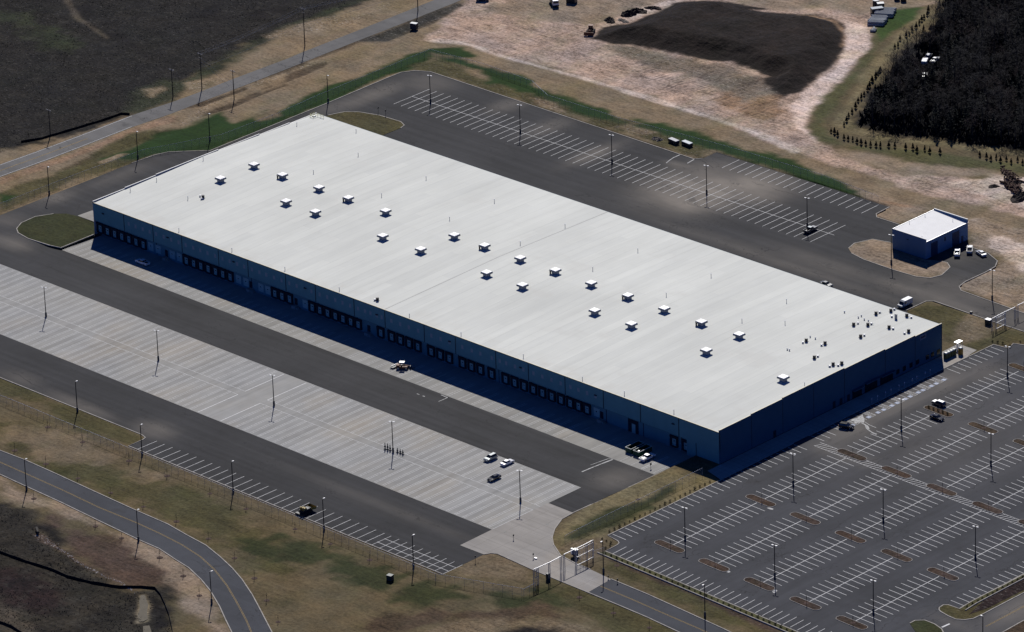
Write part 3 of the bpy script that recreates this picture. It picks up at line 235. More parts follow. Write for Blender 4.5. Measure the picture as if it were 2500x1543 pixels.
def asphalt_mat(name, axis, base=(.0375, .0378, .0405), streak=.42):
    m = NT(name); du = m.attr('Dust')
    s = (.012, .38, 1) if axis == 'x' else (.38, .012, 1)
    a = m.noise(1.0, 4, s, .6); b = m.noise(.035, 5); c = m.noise(6, 2); e = m.noise(.3, 5)
    d = m.math('ADD', m.math('MULTIPLY', m.math('SUBTRACT', a, .5), streak * 2.4), m.math('MULTIPLY', m.math('SUBTRACT', b, .5), .9))
    d = m.math('ADD', d, m.math('MULTIPLY', m.math('SUBTRACT', c, .5), .25)); d = m.math('ADD', d, m.math('MULTIPLY', m.math('SUBTRACT', e, .5), .35))
    f = m.math('ADD', d, 1.0)
    col = m.scale(base, f)
    dn = m.noise(.12, 6, (.5, 1.0, 1) if axis == 'x' else (1, .5, 1)); dm = m.math('MULTIPLY', du.outputs['Fac'], m.rng(dn, .25, .7, .55, 1.05), None, True)
    col = m.mix(dm, col, (.25, .222, .19))
    # tar-dark spots and seams
    sp = m.rng(m.noise(.09, 3), .64, .72, 0, .45); col = m.mix(sp, col, (.035, .034, .036))
    vo = m.n('ShaderNodeTexVoronoi', feature='DISTANCE_TO_EDGE'); mp = m.n('ShaderNodeMapping'); mp.inputs['Scale'].default_value = (.03, .16, 1) if axis == 'x' else (.16, .03, 1)
    wv = m.n('ShaderNodeVectorMath', operation='ADD'); nz = m.n('ShaderNodeTexNoise'); nz.inputs['Scale'].default_value = .25; nz.inputs['Detail'].default_value = 4; m.l(m.tc.outputs['Object'], nz.inputs['Vector']); sc_ = m.n('ShaderNodeVectorMath', operation='SCALE'); m.l(nz.outputs['Color'], sc_.inputs[0]); sc_.inputs['Scale'].default_value = 3.0
    m.l(m.tc.outputs['Object'], wv.inputs[0]); m.l(sc_.outputs[0], wv.inputs[1]); m.l(wv.outputs[0], mp.inputs['Vector']); m.l(mp.outputs[0], vo.inputs['Vector']); vo.inputs['Scale'].default_value = 1.0
    ck = m.rng(vo.outputs['Distance'], .006, .022, .65, 0); ck = m.math('MULTIPLY', ck, m.rng(m.noise(.05, 3), .48, .58, 0, 1)); col = m.mix(ck, col, (.018, .018, .02))
    sxx = m.n('ShaderNodeSeparateXYZ'); m.l(m.tc.outputs['Object'], sxx.inputs[0]); wn = m.n('ShaderNodeTexWhiteNoise', noise_dimensions='1D'); m.l(m.math('FLOOR', m.math('MULTIPLY', sxx.outputs[1 if axis == 'x' else 0], 1 / 4.3)), wn.inputs['W']); col = m.scale(col, m.rng(wn.outputs['Value'], 0, 1, .93, 1.07))
    m.l(col, m.b.inputs['Base Color']); m.b.inputs['Roughness'].default_value = .88; m.b.inputs['Specular IOR Level'].default_value = .15
    m.bump(c, .15, .05); return m.m
def concrete_mat(name, base, axis='y', joint=(0, 0), blot=.5):
    m = NT(name)
    s = (.55, .02, 1) if axis == 'y' else (.02, .55, 1)
    a = m.noise(1.0, 4, s, .65); b = m.noise(.05, 5); c = m.noise(5, 2); e = m.noise(.22, 5)
    d = m.math('ADD', m.math('MULTIPLY', m.math('SUBTRACT', a, .5), .5), m.math('MULTIPLY', m.math('SUBTRACT', b, .5), blot))
    d = m.math('ADD', d, m.math('MULTIPLY', m.math('SUBTRACT', c, .5), .12)); d = m.math('ADD', d, m.math('MULTIPLY', m.math('SUBTRACT', e, .5), .3))
    col = m.scale(base, m.math('ADD', d, 1.0))
    col = m.mix(m.rng(m.noise(.03, 3, (1, 1, 1), .5), .4, .6, 0, 1), col, m.mix(1.0, col, (.97, .99, 1.03), 'MULTIPLY'))
    col = m.mix(m.rng(m.noise(.045, 3, (1, .6, 1), .5), .5, .68, 0, .8), col, m.mix(1.0, col, (1.06, .98, .88), 'MULTIPLY'))
    sxx = m.n('ShaderNodeSeparateXYZ'); m.l(m.tc.outputs['Object'], sxx.inputs[0]); wn = m.n('ShaderNodeTexWhiteNoise', noise_dimensions='1D'); m.l(m.math('FLOOR', m.math('MULTIPLY', sxx.outputs[0 if axis == 'y' else 1], 1 / 3.457)), wn.inputs['W']); col = m.scale(col, m.rng(wn.outputs['Value'], 0, 1, .93, 1.06))
    ty = m.rng(m.noise(1.0, 3, (1.1, .03, 1) if axis == 'y' else (.03, 1.1, 1), .6), .58, .72, 0, .4); col = m.mix(m.math('MULTIPLY', ty, m.rng(m.noise(.04, 3), .4, .6, 0, 1)), col, m.mix(1.0, col, (.66, .64, .62), 'MULTIPLY'))
    for k, sp in enumerate(joint):
        if sp:
            sx = m.n('ShaderNodeSeparateXYZ'); m.l(m.tc.outputs['Object'], sx.inputs[0])
            fr = m.math('FRACT', m.math('MULTIPLY', sx.outputs[k], 1.0 / sp)); j = m.math('LESS_THAN', fr, .05 / sp * 2); col = m.mix(m.math('MULTIPLY', j, .5), col, (.12, .11, .1))
    m.l(col, m.b.inputs['Base Color']); m.b.inputs['Roughness'].default_value = .9; m.b.inputs['Specular IOR Level'].default_value = .15; return m.m
def roof_mat():
    m = NT('white_membrane'); sx = m.n('ShaderNodeSeparateXYZ'); m.l(m.tc.outputs['Object'], sx.inputs[0])
    a = m.noise(1.0, 3, (.32, .006, 1), .6); b = m.noise(.025, 4); e = m.noise(.5, 5, (1, .35, 1))
    d = m.math('ADD', m.math('MULTIPLY', m.math('SUBTRACT', a, .5), .26), m.math('MULTIPLY', m.math('SUBTRACT', b, .5), .30)); d = m.math('ADD', d, m.math('MULTIPLY', m.math('SUBTRACT', e, .5), .08))
    fr = m.math('FRACT', m.math('MULTIPLY', sx.outputs[0], 1 / 3.66)); seam = m.math('LESS_THAN', fr, .045)
    cut = m.rng(m.noise(1.0, 2, (.25, .05, 1)), .4, .6, .15, 1)
    d = m.math('SUBTRACT', d, m.math('MULTIPLY', m.math('MULTIPLY', seam, cut), .11))
    col = m.scale((.655, .665, .615), m.math('ADD', d, 1.0))
    br = m.n('ShaderNodeTexBrick'); mp = m.n('ShaderNodeMapping'); mp.inputs['Rotation'].default_value = (0, 0, math.pi / 2); m.l(m.tc.outputs['Object'], mp.inputs['Vector']); m.l(mp.outputs[0], br.inputs['Vector'])
    for k_, v_ in (('Scale', 1.0), ('Mortar Size', .05), ('Brick Width', 31.0), ('Row Height', 3.66), ('Mortar Smooth', .2), ('Bias', 0.0)): br.inputs[k_].default_value = v_
    br.inputs['Color1'].default_value = (1.02, 1.02, 1.02, 1); br.inputs['Color2'].default_value = (.955, .958, .965, 1); br.inputs['Mortar'].default_value = (.90, .90, .91, 1)
    col = m.mix(1.0, col, br.outputs['Color'], 'MULTIPLY')
    # ponding marks
    po = m.rng(m.noise(.035, 6, (1, 1.6, 1), .6), .6, .68, 0, 1); col = m.mix(m.math('MULTIPLY', po, .35), col, (.56, .555, .51))
    # dirt gathers along the low eave
    low = m.math('MULTIPLY', m.rng(sx.outputs[1], 1.0, 9.0, 1, 0), m.rng(m.noise(.25, 5), .45, .7, 0, 1)); col = m.mix(m.math('MULTIPLY', low, .35), col, (.55, .52, .44))
    m.l(col, m.b.inputs['Base Color']); m.b.inputs['Roughness'].default_value = .75; m.b.inputs['Specular IOR Level'].default_value = .2; return m.m
def paint_mat(name, col, wear=.5):
    m = NT(name); n = m.rng(m.noise(1.2, 5, None, .7), .42, .62, 0, wear); c = m.mix(n, tuple(col), tuple(x * .45 for x in col))
    m.l(c, m.b.inputs['Base Color']); m.b.inputs['Roughness'].default_value = .8; m.b.inputs['Specular IOR Level'].default_value = .2; return m.m
def mesh_mat(name, col, alpha):
    m = NT(name); t = m.n('ShaderNodeBsdfTransparent'); x = m.n('ShaderNodeMixShader'); x.inputs[0].default_value = alpha
    m.b.inputs['Base Color'].default_value = (*col, 1); m.b.inputs['Roughness'].default_value = .5
    m.l(t.outputs[0], x.inputs[1]); m.l(m.b.outputs[0], x.inputs[2]); out = m.t.nodes['Material Output']; m.l(x.outputs[0], out.inputs['Surface']); return m.m
M_GROUND = ground_mat()
M_ASX = asphalt_mat('asphalt_court', 'x'); M_ASY = asphalt_mat('asphalt_lot', 'y', (.050, .0520, .060), .25); M_ROAD = asphalt_mat('asphalt_road', 'x', (.056, .060, .071), .06); M_ROADOLD = asphalt_mat('asphalt_old_road', 'x', (.135, .132, .13), .06)
M_YARD = concrete_mat('concrete_yard', (.325, .318, .298), 'y', (0, 0), .35); M_APRON = concrete_mat('concrete_apron', (.30, .292, .27), 'y', (0, 0), .3); M_ENTR = concrete_mat('concrete_drive', (.325, .305, .28), 'x', (6, 6), .35); M_WALK = concrete_mat('concrete_walk', (.36, .34, .31), 'x', (2, 2), .2)
M_ROOF = roof_mat()
M_KERB = mat('kerb_concrete', (.36, .335, .30), .9, .25, .6); M_WHITE = paint_mat('white_line_paint', (.74, .74, .73), .4); M_WHITE2 = paint_mat('white_line_paint_faded', (.74, .74, .73), .35); M_STAIN = paint_mat('washout_stain', (.52, .52, .51), .8); M_YEL = paint_mat('yellow_line_paint', (.36, .25, .09), .6); M_BLUE = paint_mat('blue_pad_paint', (.36, .42, .56), .2)
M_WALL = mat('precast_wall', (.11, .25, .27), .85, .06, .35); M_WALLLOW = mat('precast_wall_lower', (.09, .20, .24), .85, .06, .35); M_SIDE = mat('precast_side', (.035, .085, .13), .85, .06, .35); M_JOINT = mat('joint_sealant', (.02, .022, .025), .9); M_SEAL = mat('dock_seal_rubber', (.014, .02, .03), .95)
M_DOOR = mat('dock_door_white', (.25, .39, .385), .6, .05); M_PATCH = mat('grey_panel', (.25, .30, .32), .8, .1); M_COPE = mat('gutter_metal', (.16, .15, .12), .5, .2, .5, .3); M_PARA = mat('parapet_inner', (.30, .32, .36), .8, .08)
M_GLASS = mat('dark_glass', (.012, .015, .02), .12, .1, 1, 0, .6); M_WINDOW = mat('window_glass', (.01, .012, .018), .15, .1, 1, 0, .5)
M_GALV = mat('galvanised_steel', (.62, .63, .64), .4, .1, 3, .5); M_STEELD = mat('dark_bronze_pole', (.02, .02, .022), .5, .1); M_LAMP = mat('lamp_housing', (.75, .75, .74), .35, .05); M_POLEBASE = mat('pole_pier_concrete', (.055, .062, .07), .9, .2)  # pier concrete is dark: its backlit shade is put into the colour
M_WOOD = mat('creosote_wood', (.035, .028, .022), .9, .2, 2); M_VENTW = mat('white_vent_metal', (.86, .86, .85), .4, .03); M_VENTS = mat('vent_grey_metal', (.28, .29, .3), .5, .1); M_DARK = mat('dark_metal', (.02, .022, .024), .5, .1); M_ACTOP = mat('fan_guard', (.12, .12, .12), .4, .2, 8)
M_TYRE = mat('tyre_rubber', (.012, .012, .012), .9); M_RIM = mat('wheel_rim', (.45, .45, .46), .35, .05, 3, .7); M_RED = mat('tail_light', (.3, .02, .015), .3); M_HEAD = mat('head_light', (.7, .7, .68), .15)
M_TWIG = mat('bare_twigs', (.010, .009, .011), .95, .3, 1.0); M_TWIG2 = mat('bare_twigs_reddish', (.018, .010, .012), .95, .3, 1.0); M_BARK = mat('bark', (.035, .03, .027), .95, .2, 3); M_FIR = mat('fir_needles', (.006, .010, .008), .9, .35, 1.2); M_SHRUB = mat('shrub_leaves', (.022, .028, .012), .9, .4, 2)
M_MULCH = mat('bark_mulch', (.062, .038, .03), .95, .45, 2.2); M_BRUSH = mat('dry_brush', (.07, .064, .052), .95, .5, .5); M_BRUSHG = mat('green_brush', (.06, .07, .042), .95, .5, .5); M_SILT = mat('black_silt_fabric', (.006, .006, .008), .9, .1)
M_FENCE = mesh_mat('chain_link', (.4, .42, .42), .10)
def carpaint(name, c, rough=.25): return mat('paint_' + name, c, rough, .02, 1, .15, .6)
# ------------------------------------------------------------------ terrain
def sstep(a, b, x): t = np.clip((x - a) / (b - a), 0, 1); return t * t * (3 - 2 * t)
def court(x, y):                                            # the truck court falls towards the docks
    x = np.asarray(x, float); y = np.asarray(y, float)
    d = np.where(y < -17.2, -0.6 * np.clip((y + 39.6) / 22.4, 0, 1), -0.6 - 0.4 * np.clip((y + 17.2) / 16.0, 0, 1))
    return d * sstep(-300, -286.5, x) * (x < -10.35)
def poly_sd(px, py, poly):                                  # >0 inside
    P = np.array(poly, float); Q = np.roll(P, -1, 0); ins = np.zeros(px.shape, bool); d2 = np.full(px.shape, 1e18)
    for (ax, ay), (bx, by) in zip(P, Q):
        dx, dy = bx - ax, by - ay; L = dx * dx + dy * dy + 1e-12; t = np.clip(((px - ax) * dx + (py - ay) * dy) / L, 0, 1)
        d2 = np.minimum(d2, (px - ax - t * dx) ** 2 + (py - ay - t * dy) ** 2)
        if dy != 0: ins ^= ((ay > py) != (by > py)) & (px < dx * (py - ay) / dy + ax)
    return np.where(ins, 1, -1) * np.sqrt(d2)
def wob(x, y, s=1.0, k=0):                                   # cheap smooth noise
    v = 0
    for i, (fx, fy, p) in enumerate(((.11, .07, 1.3), (-.05, .13, 4.1), (.21, -.17, 2.2), (.37, .29, .7), (-.53, .41, 5.0), (.83, -.71, 3.3))):
        v = v + np.sin((x * fx + y * fy) / s + p + k * 1.7 + 1.3 * np.sin((y * fx - x * fy) / s * .7 + p * 2 + k)) / (1 + .5 * i)
    return v / 2.6
COLS = dict(SCRUB=(.0145, .0140, .0140), GREENSCRUB=(.030, .037, .021), OLIVE=(.072, .066, .032), DARK=(.012, .011, .012), TANPATH=(.075, .064, .052), PALE=(.48, .41, .375), REDDIRT=(.24, .165, .115), DITCH=(.085, .065, .045), DARKSOIL=(.05, .047, .042), GREEN=(.018, .043, .011), LAWN=(.112, .092, .056), TAN=(.150, .12, .082), TANU=(.20, .158, .11), DIRT=(.37, .285, .245), TANDIRT=(.235, .19, .15), DARKMUD=(.16, .135, .115), MOUND=(.016, .0125, .012), HAUL=(.58, .48, .45), GREEN2=(.038, .07, .02), OLIVE2=(.078, .08, .038), TANGRASS=(.17, .145, .085), WOODS=(.006, .006, .008), DRY=(.165, .14, .08), GREEN3=(.038, .044, .020), MULCH=(.065, .046, .038), DARKBROWN=(.07, .05, .034), REDBROWN=(.075, .052, .042), RAVINE=(.030, .027, .022), DARKRED=(.024, .015, .016), POND=(.25, .215, .155))  # WOODS: near-black floor with the shadow of the trees put into its colour
LOT = [(7.5, -58.6), (12.4, -59.4), (13.6, -60.2), (14.0, -61.4), (14.2, -66.8), (91.5, -69.2), (200, -72), (200, 140), (60, 131), (15.5, 129.3), (11.9, 128.0), (13.1, 124.0), (7.3, 123.2)]
def roadpoly(a, b): return list(a) + list(b)[::-1]
WALKS = [[(0.3, -6), (7.4, -8), (7.2, 110.0), (6.6, 113), (2, 113), (.3, 106)], [(-1.5, 106.5), (.3, 106.5), (2, 113), (6.6, 113), (6.2, 116.5), (-1.5, 116.5)], [(-302.2, 5.6), (-287.3, 5.6), (-287.3, 12), (-301.8, 12)]]
PAVED = WALKS + [ASPHALT_SOUTH, ASPHALT_NORTH, LOT, ENTRANCE, roadpoly(*ROAD_LEFT[:2]), roadpoly(*ROAD_TOP), roadpoly(*ROAD_ENTRY[:2])]
FOOT = [(-286, 3), (-1, 3), (-1, 105), (-286, 105)]
def make_ground():
    xs = np.concatenate([[-3000, -1500, -900, -700, -600, -550], np.arange(-515, 165.1, 1.0), [180, 210, 260, 340, 500, 900, 1500, 3000]])
    ys = np.concatenate([[-3000, -1500, -800, -500, -350, -280, -250], np.arange(-230, 385.1, 1.0), [400, 430, 480, 560, 700, 1000, 1600, 3000]])
    X, Y = np.meshgrid(xs, ys); sh = X.shape
    col = np.empty(sh + (3,)); col[:] = COLS['LAWN']; aux = np.zeros(sh + (3,)); aux[..., 0] = .4
    Z = np.zeros(sh)
    Z += .10 * wob(X, Y, 2.5)
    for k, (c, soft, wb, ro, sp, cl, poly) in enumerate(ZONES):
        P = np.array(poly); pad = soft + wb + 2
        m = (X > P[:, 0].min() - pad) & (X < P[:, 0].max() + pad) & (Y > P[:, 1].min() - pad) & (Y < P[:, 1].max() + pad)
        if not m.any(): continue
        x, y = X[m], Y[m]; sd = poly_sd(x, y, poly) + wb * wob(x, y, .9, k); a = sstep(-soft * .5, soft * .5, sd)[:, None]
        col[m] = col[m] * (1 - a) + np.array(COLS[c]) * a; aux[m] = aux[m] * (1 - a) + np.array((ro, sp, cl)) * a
        if c == 'DITCH': Z[m] -= .35 * a[:, 0]
        if c in ('SCRUB', 'RAVINE', 'DIRT', 'DARKMUD', 'PALE'): Z[m] += a[:, 0] * .14 * wob(x, y, .35, k)
    ridge = np.zeros(sh)
    for k, (amp, poly) in enumerate(RIDGES): ridge = np.maximum(ridge, .65 * amp * sstep(-2, 3, poly_sd(X, Y, poly) + 1.5 * wob(X, Y, .8, k)))
    aux = np.concatenate([aux, ridge[..., None]], -1)
    sd = poly_sd(X, Y, MOUND); hgt = sstep(0, 13, sd + 1.5 * wob(X, Y, .8, 3)); Z += hgt * 3.8 + (sd > 0) * hgt * (.35 * wob(X, Y, .5, 9))
    for (px, py) in [PT['pile%d' % i] for i in range(5)]:
        r = np.hypot(X - px, Y - py)
    pv = np.full(sh, -1e9)
    for p in PAVED + [FOOT]:
        P = np.array(p); m = (X > P[:, 0].min() - 4) & (X < P[:, 0].max() + 4) & (Y > P[:, 1].min() - 4) & (Y < P[:, 1].max() + 4); pv[m] = np.maximum(pv[m], poly_sd(X[m], Y[m], p))
    Z *= 1 - sstep(-3.5, -.5, pv); Z = np.where(pv > 0, -.07, Z); Z += np.where(pv > 0, court(X, Y), 0); Z = np.where((pv > 0) & (poly_sd(X, Y, FOOT) > 0), -1.3, Z)
    ny, nx = sh; idx = np.arange(nx * ny).reshape(ny, nx)
    q = np.stack([idx[:-1, :-1], idx[:-1, 1:], idx[1:, 1:], idx[1:, :-1]], -1).reshape(-1, 4)
    me = bpy.data.meshes.new('ground'); V = np.stack([X, Y, Z], -1).reshape(-1, 3)
    me.vertices.add(len(V)); me.vertices.foreach_set('co', V.ravel()); me.loops.add(q.size); me.loops.foreach_set('vertex_index', q.ravel()); me.polygons.add(len(q)); me.polygons.foreach_set('loop_start', np.arange(0, q.size, 4)); me.polygons.foreach_set('loop_total', np.full(len(q), 4)); me.update(calc_edges=True)
    me.polygons.foreach_set('use_smooth', np.ones(len(q), bool))
    for nm, arr in (('Col', col), ('Aux', aux)):
        at = me.attributes.new(nm, 'FLOAT_COLOR', 'POINT'); at.data.foreach_set('color', (arr.reshape(-1, 4) if arr.shape[-1] == 4 else np.concatenate([arr.reshape(-1, 3), np.ones((len(V), 1))], 1)).astype(np.float32).ravel())
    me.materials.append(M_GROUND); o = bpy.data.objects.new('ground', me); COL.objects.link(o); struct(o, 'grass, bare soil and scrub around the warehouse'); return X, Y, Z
GX, GY, GZ = make_ground()
def gz(x, y):
    i = int(np.clip(np.searchsorted(GX[0], x), 1, GX.shape[1] - 1)); j = int(np.clip(np.searchsorted(GY[:, 0], y), 1, GX.shape[0] - 1)); return float(GZ[j - 1:j + 1, i - 1:i + 1].mean())
# ------------------------------------------------------------------ paving
DUST = [(-173, 171, 6, 3, .5), (-153, 157, 19, 19, 1), (-150, 149, 14, 10, 1), (-141, 172, 15, 15, 1), (-149, 166, 17, 15, 1), (-158, 172, 12, 12, .7), (-158, 178, 12, 8, .4), (-165, 160, 8, 10, .4), (-203, 160, 4, 14, .55), (-233, 168, 5, 11, .4), (-259, 175, 5, 10, .4), (-296, 172, 10, 8, .35), (-304, 150, 5, 20, .45), (-306, 135, 4, 12, .3), (-321, 12, 5, 9, .45), (-318, -12, 8, 5, .3), (-302, -25, 9, 4, .55), (-318, 40, 4, 16, .25), (-30, 140, 30, 5, .5), (-75, 138, 26, 5, .35), (-20, 150, 25, 10, .35), (5, 145, 20, 10, .4), (-45, 150, 9, 5, .3), (-153, -96, 8, 5, .5), (-185, -99, 16, 3, .5), (-215, -97, 9, 4, .3), (-60, -88, 40, 3, .2), (-90, 130, 60, 4, .3), (-18, -28, 7, 9, .35), (-15, -24, 5, 5, .3), (16, 44, 7, 14, .45), (14, 66, 6, 26, .42), (14, 90, 7, 20, .42), (18, 104, 8, 10, .35), (24, 30, 16, 6, .3), (40, 60, 30, 40, .15), (-50, 172, 10, 8, .2), (132, -12, 6, 22, .6), (124, -36, 10, 4, .3)]
def dust_at(x, y):
    v = np.zeros(len(x))
    for (cx, cy, rx, ry, s) in DUST: v = np.maximum(v, s * np.exp(-(((x - cx) / rx) ** 2 + ((y - cy) / ry) ** 2) ** 1.3))
    return v
def pave(name, poly, z, m, label, cell=3.0, hf=None, box=None):
    bm = bmesh.new(); vs = [bm.verts.new((p[0], p[1], 0)) for p in poly]; f = bm.faces.new(vs)
    if f.normal.z < 0 or True:
        bm.normal_update()
        if f.normal.z < 0: f.normal_flip()
    bmesh.ops.triangulate(bm, faces=bm.faces[:])
    x0, x1 = min(p[0] for p in poly), max(p[0] for p in poly); y0, y1 = min(p[1] for p in poly), max(p[1] for p in poly)
    if cell:
        for ax, a, b in ((0, x0, x1), (1, y0, y1)):
            k = math.ceil(a / cell) * cell + .013
            while k < b:
                co = (k, 0, 0) if ax == 0 else (0, k, 0); no = (1, 0, 0) if ax == 0 else (0, 1, 0)
                bmesh.ops.bisect_plane(bm, geom=bm.verts[:] + bm.edges[:] + bm.faces[:], plane_co=co, plane_no=no, dist=1e-4); k += cell
    me = bpy.data.meshes.new(name); bm.to_mesh(me); bm.free(); n = len(me.vertices); co = np.empty(n * 3); me.vertices.foreach_get('co', co); co = co.reshape(-1, 3)
    co[:, 2] = z + (hf(co[:, 0], co[:, 1]) if hf else 0); me.vertices.foreach_set('co', co.ravel())
    at = me.attributes.new('Dust', 'FLOAT', 'POINT'); at.data.foreach_set('value', dust_at(co[:, 0], co[:, 1]).astype(np.float32)); me.update()
    me.materials.append(m); o = bpy.data.objects.new(name, me); COL.objects.link(o); return struct(o, label, 'paving')
pave('truck_court', ASPHALT_SOUTH, .015, M_ASX, 'dark asphalt truck court in front of the loading docks', 3.5, court)
pave('service_road', ASPHALT_NORTH, .015, M_ASX, 'dark asphalt road and rear parking lot behind the warehouse', 3.5)
pave('parking_lot', LOT, .015, M_ASY, 'asphalt car park beside the warehouse end wall', 4.0)
pave('left_road', roadpoly(*ROAD_LEFT[:2]), .012, M_ROAD, 'two lane road curving past the lower left lawn', 0)
pave('upper_road', roadpoly(*ROAD_TOP), .012, M_ROADOLD, 'old pale country road behind the warehouse', 0)
pave('entrance_road', roadpoly(*ROAD_ENTRY[:2]), .012, M_ROAD, 'asphalt road outside the entrance gate', 0)
pave('trailer_yard', [(-345, -78.25), (-21.7, -78.25), (-21.4, -39.6), (-345, -39.6)], .03, M_YARD, 'pale concrete trailer parking yard', 0)
pave('dock_apron', [(-284.6, -17.2), (-11.2, -17.6), (-11.2, 1.3), (-284.6, 1.3)], .035, M_APRON, 'pale concrete apron along the dock wall', 4, court)
pave('entrance_drive', ENTRANCE, .032, M_ENTR, 'pale concrete drive through the entrance gate', 0)
pave('west_pad', [(-302.2, 5.6), (-287.3, 5.6), (-287.3, 12), (-301.8, 12)], .03, M_APRON, 'small concrete pad beside the left end of the warehouse', 0)
pave('end_walk', [(0.3, -6), (7.4, -8), (7.2, 110.0), (6.6, 113), (2, 113), (.3, 106)], .05, M_WALK, 'concrete walk along the end wall', 0)
pave('corner_walk', [(-1.5, 106.5), (.3, 106.5), (2, 113), (6.6, 113), (6.2, 116.5), (-1.5, 116.5)], .045, M_WALK, 'concrete walk by the turnstile', 0)
# ------------------------------------------------------------------ kerbs and planting islands
def kerb(pts, closed=False, w=.32, h=.14, name='kerb', m=None, zf=None, label='pale concrete kerb edging the paving'):
    P = [Vector((p[0], p[1])) for p in pts]; n = len(P); vs = []; fs = []
    for i in range(n):
        a = P[i - 1] if (i or closed) else P[i]; b = P[(i + 1) % n] if (i < n - 1 or closed) else P[i]; d = (b - a); d = d.normalized() if d.length > 1e-6 else Vector((1, 0)); nn = Vector((-d.y, d.x)) * w / 2
        z = float(zf(P[i].x, P[i].y)) if zf else 0
        for (s, zz) in ((-1, -.15), (-1, h), (1, h), (1, -.15)): vs.append((P[i].x + nn.x * s, P[i].y + nn.y * s, z + zz))
    for i in range(n if closed else n - 1):
        j = (i + 1) % n
        for k in range(3): fs.append((4 * i + k, 4 * j + k, 4 * j + k + 1, 4 * i + k + 1))
    if not closed: fs += [(0, 1, 2, 3), (4 * n - 1, 4 * n - 2, 4 * n - 3, 4 * n - 4)]
    return struct(MB().add(vs, fs).build(name, m or M_KERB), label, 'kerb')
def patch(name, poly, z, colname, aux, label, z0=-.3):
    bm = bmesh.new(); f = bm.faces.new([bm.verts.new((p[0], p[1], z)) for p in poly]); bm.normal_update()
    if f.normal.z < 0: f.normal_flip()
    r = bmesh.ops.extrude_face_region(bm, geom=[f]); bmesh.ops.translate(bm, verts=[v for v in r['geom'] if isinstance(v, bmesh.types.BMVert)], vec=(0, 0, z0 - z)); bm.normal_update(); bmesh.ops.recalc_face_normals(bm, faces=bm.faces[:])
    me = bpy.data.meshes.new(name); bm.to_mesh(me); bm.free(); n = len(me.vertices)
    for nm, c in (('Col', COLS[colname]), ('Aux', aux)):
        at = me.attributes.new(nm, 'FLOAT_COLOR', 'POINT'); at.data.foreach_set('color', np.tile(np.array((*c, 1 if nm == 'Col' else 0), np.float32), n))
    me.materials.append(M_GROUND); o = bpy.data.objects.new(name, me); COL.objects.link(o); return struct(o, label)
def inset(poly, d):
    P = np.array(poly, float); A = .5 * np.sum(P[:, 0] * np.roll(P[:, 1], -1) - np.roll(P[:, 0], -1) * P[:, 1]); out = []
    n = len(P)
    for i in range(n):
        a, b, c = P[i - 1], P[i], P[(i + 1) % n]; e1 = (b - a) / (np.linalg.norm(b - a) + 1e-9); e2 = (c - b) / (np.linalg.norm(c - b) + 1e-9); nn = np.array((-e1[1] - e2[1], e1[0] + e2[0])); nn /= (np.linalg.norm(nn) + 1e-9); out.append(tuple(b + nn * d * np.sign(A)))
    return out
kerb(ASPHALT_SOUTH[:6]); kerb([(-21.5, -54.2), (-11.1, -53.9), (-10.7, -18), (-10.7, -2)][1:], zf=court)
kerb(ASPHALT_NORTH[:13]); nn = len(ISLE_SB)
i0 = ASPHALT_NORTH.index((-92.2, 189.4)); kerb(ASPHALT_NORTH[i0:i0 + 4]); i1 = ASPHALT_NORTH.index((-53.6, 183.5)); kerb(ASPHALT_NORTH[i1 + 1:i1 + 11]); kerb(ASPHALT_NORTH[i1 + 12:-2])
patch('grass_island', ISLE_L, .1, 'GREEN3', (.5, 0, .15), 'rounded green grass island at the left corner of the docks', -1.3); kerb(ISLE_L[:9], zf=None)
patch('dry_island', ISLE_T, .1, 'OLIVE', (.7, .1, .15), 'dry grass island behind the far left corner of the warehouse'); kerb(ISLE_T[:7])
patch('soil_island', ISLE_SB, .1, 'TANDIRT', (.7, .1, .1), 'bare soil island under the small building'); kerb(ISLE_SB[:4]); kerb(ISLE_SB[7:])
kerb(ENTRANCE[1:9], h=.14); kerb(ENTRANCE[10:16])
kerb([(7.6, 123.2), (7.3, 106), (7.4, 33)], w=.3); kerb([(7.4, 26), (7.7, -10), (7.5, -58.6), (12.4, -59.4), (13.6, -60.2), (14.0, -61.4), (14.2, -66.8), (91.5, -69.2), (113, -69.8)]); kerb([(7.3, 123.2), (13.1, 124.0), (11.9, 128), (15.5, 129.3), (40, 130)])
kerb(ROAD_LEFT[0]); kerb(ROAD_LEFT[1]); kerb(ROAD_ENTRY[0]); kerb(ROAD_ENTRY[1])
patch('verge_island', RB_KERB, .1, 'OLIVE', (.7, .1, .2), 'verge of dry grass and mulch at the right edge of the car park'); kerb(RB_KERB)
patch('mulch_bank', [(119.6, -16), (119.5, 2), (125.2, 2), (124.9, -8), (124.4, -22), (122.8, -29)], .14, 'DARKRED', (1, .25, .4), 'dark red mulch bank beside the right hand road')
patch('corner_island', RB_ISLE, .1, 'GREEN3', (.5, 0, .2), 'small green island at the bottom right drive'); kerb(RB_ISLE[:6])
patch('roadside_bank', RB_GRASS, .1, 'DARKBROWN', (.8, 0, .2), 'brown grass bank beyond the right hand road'); kerb(RB_SOUTH)
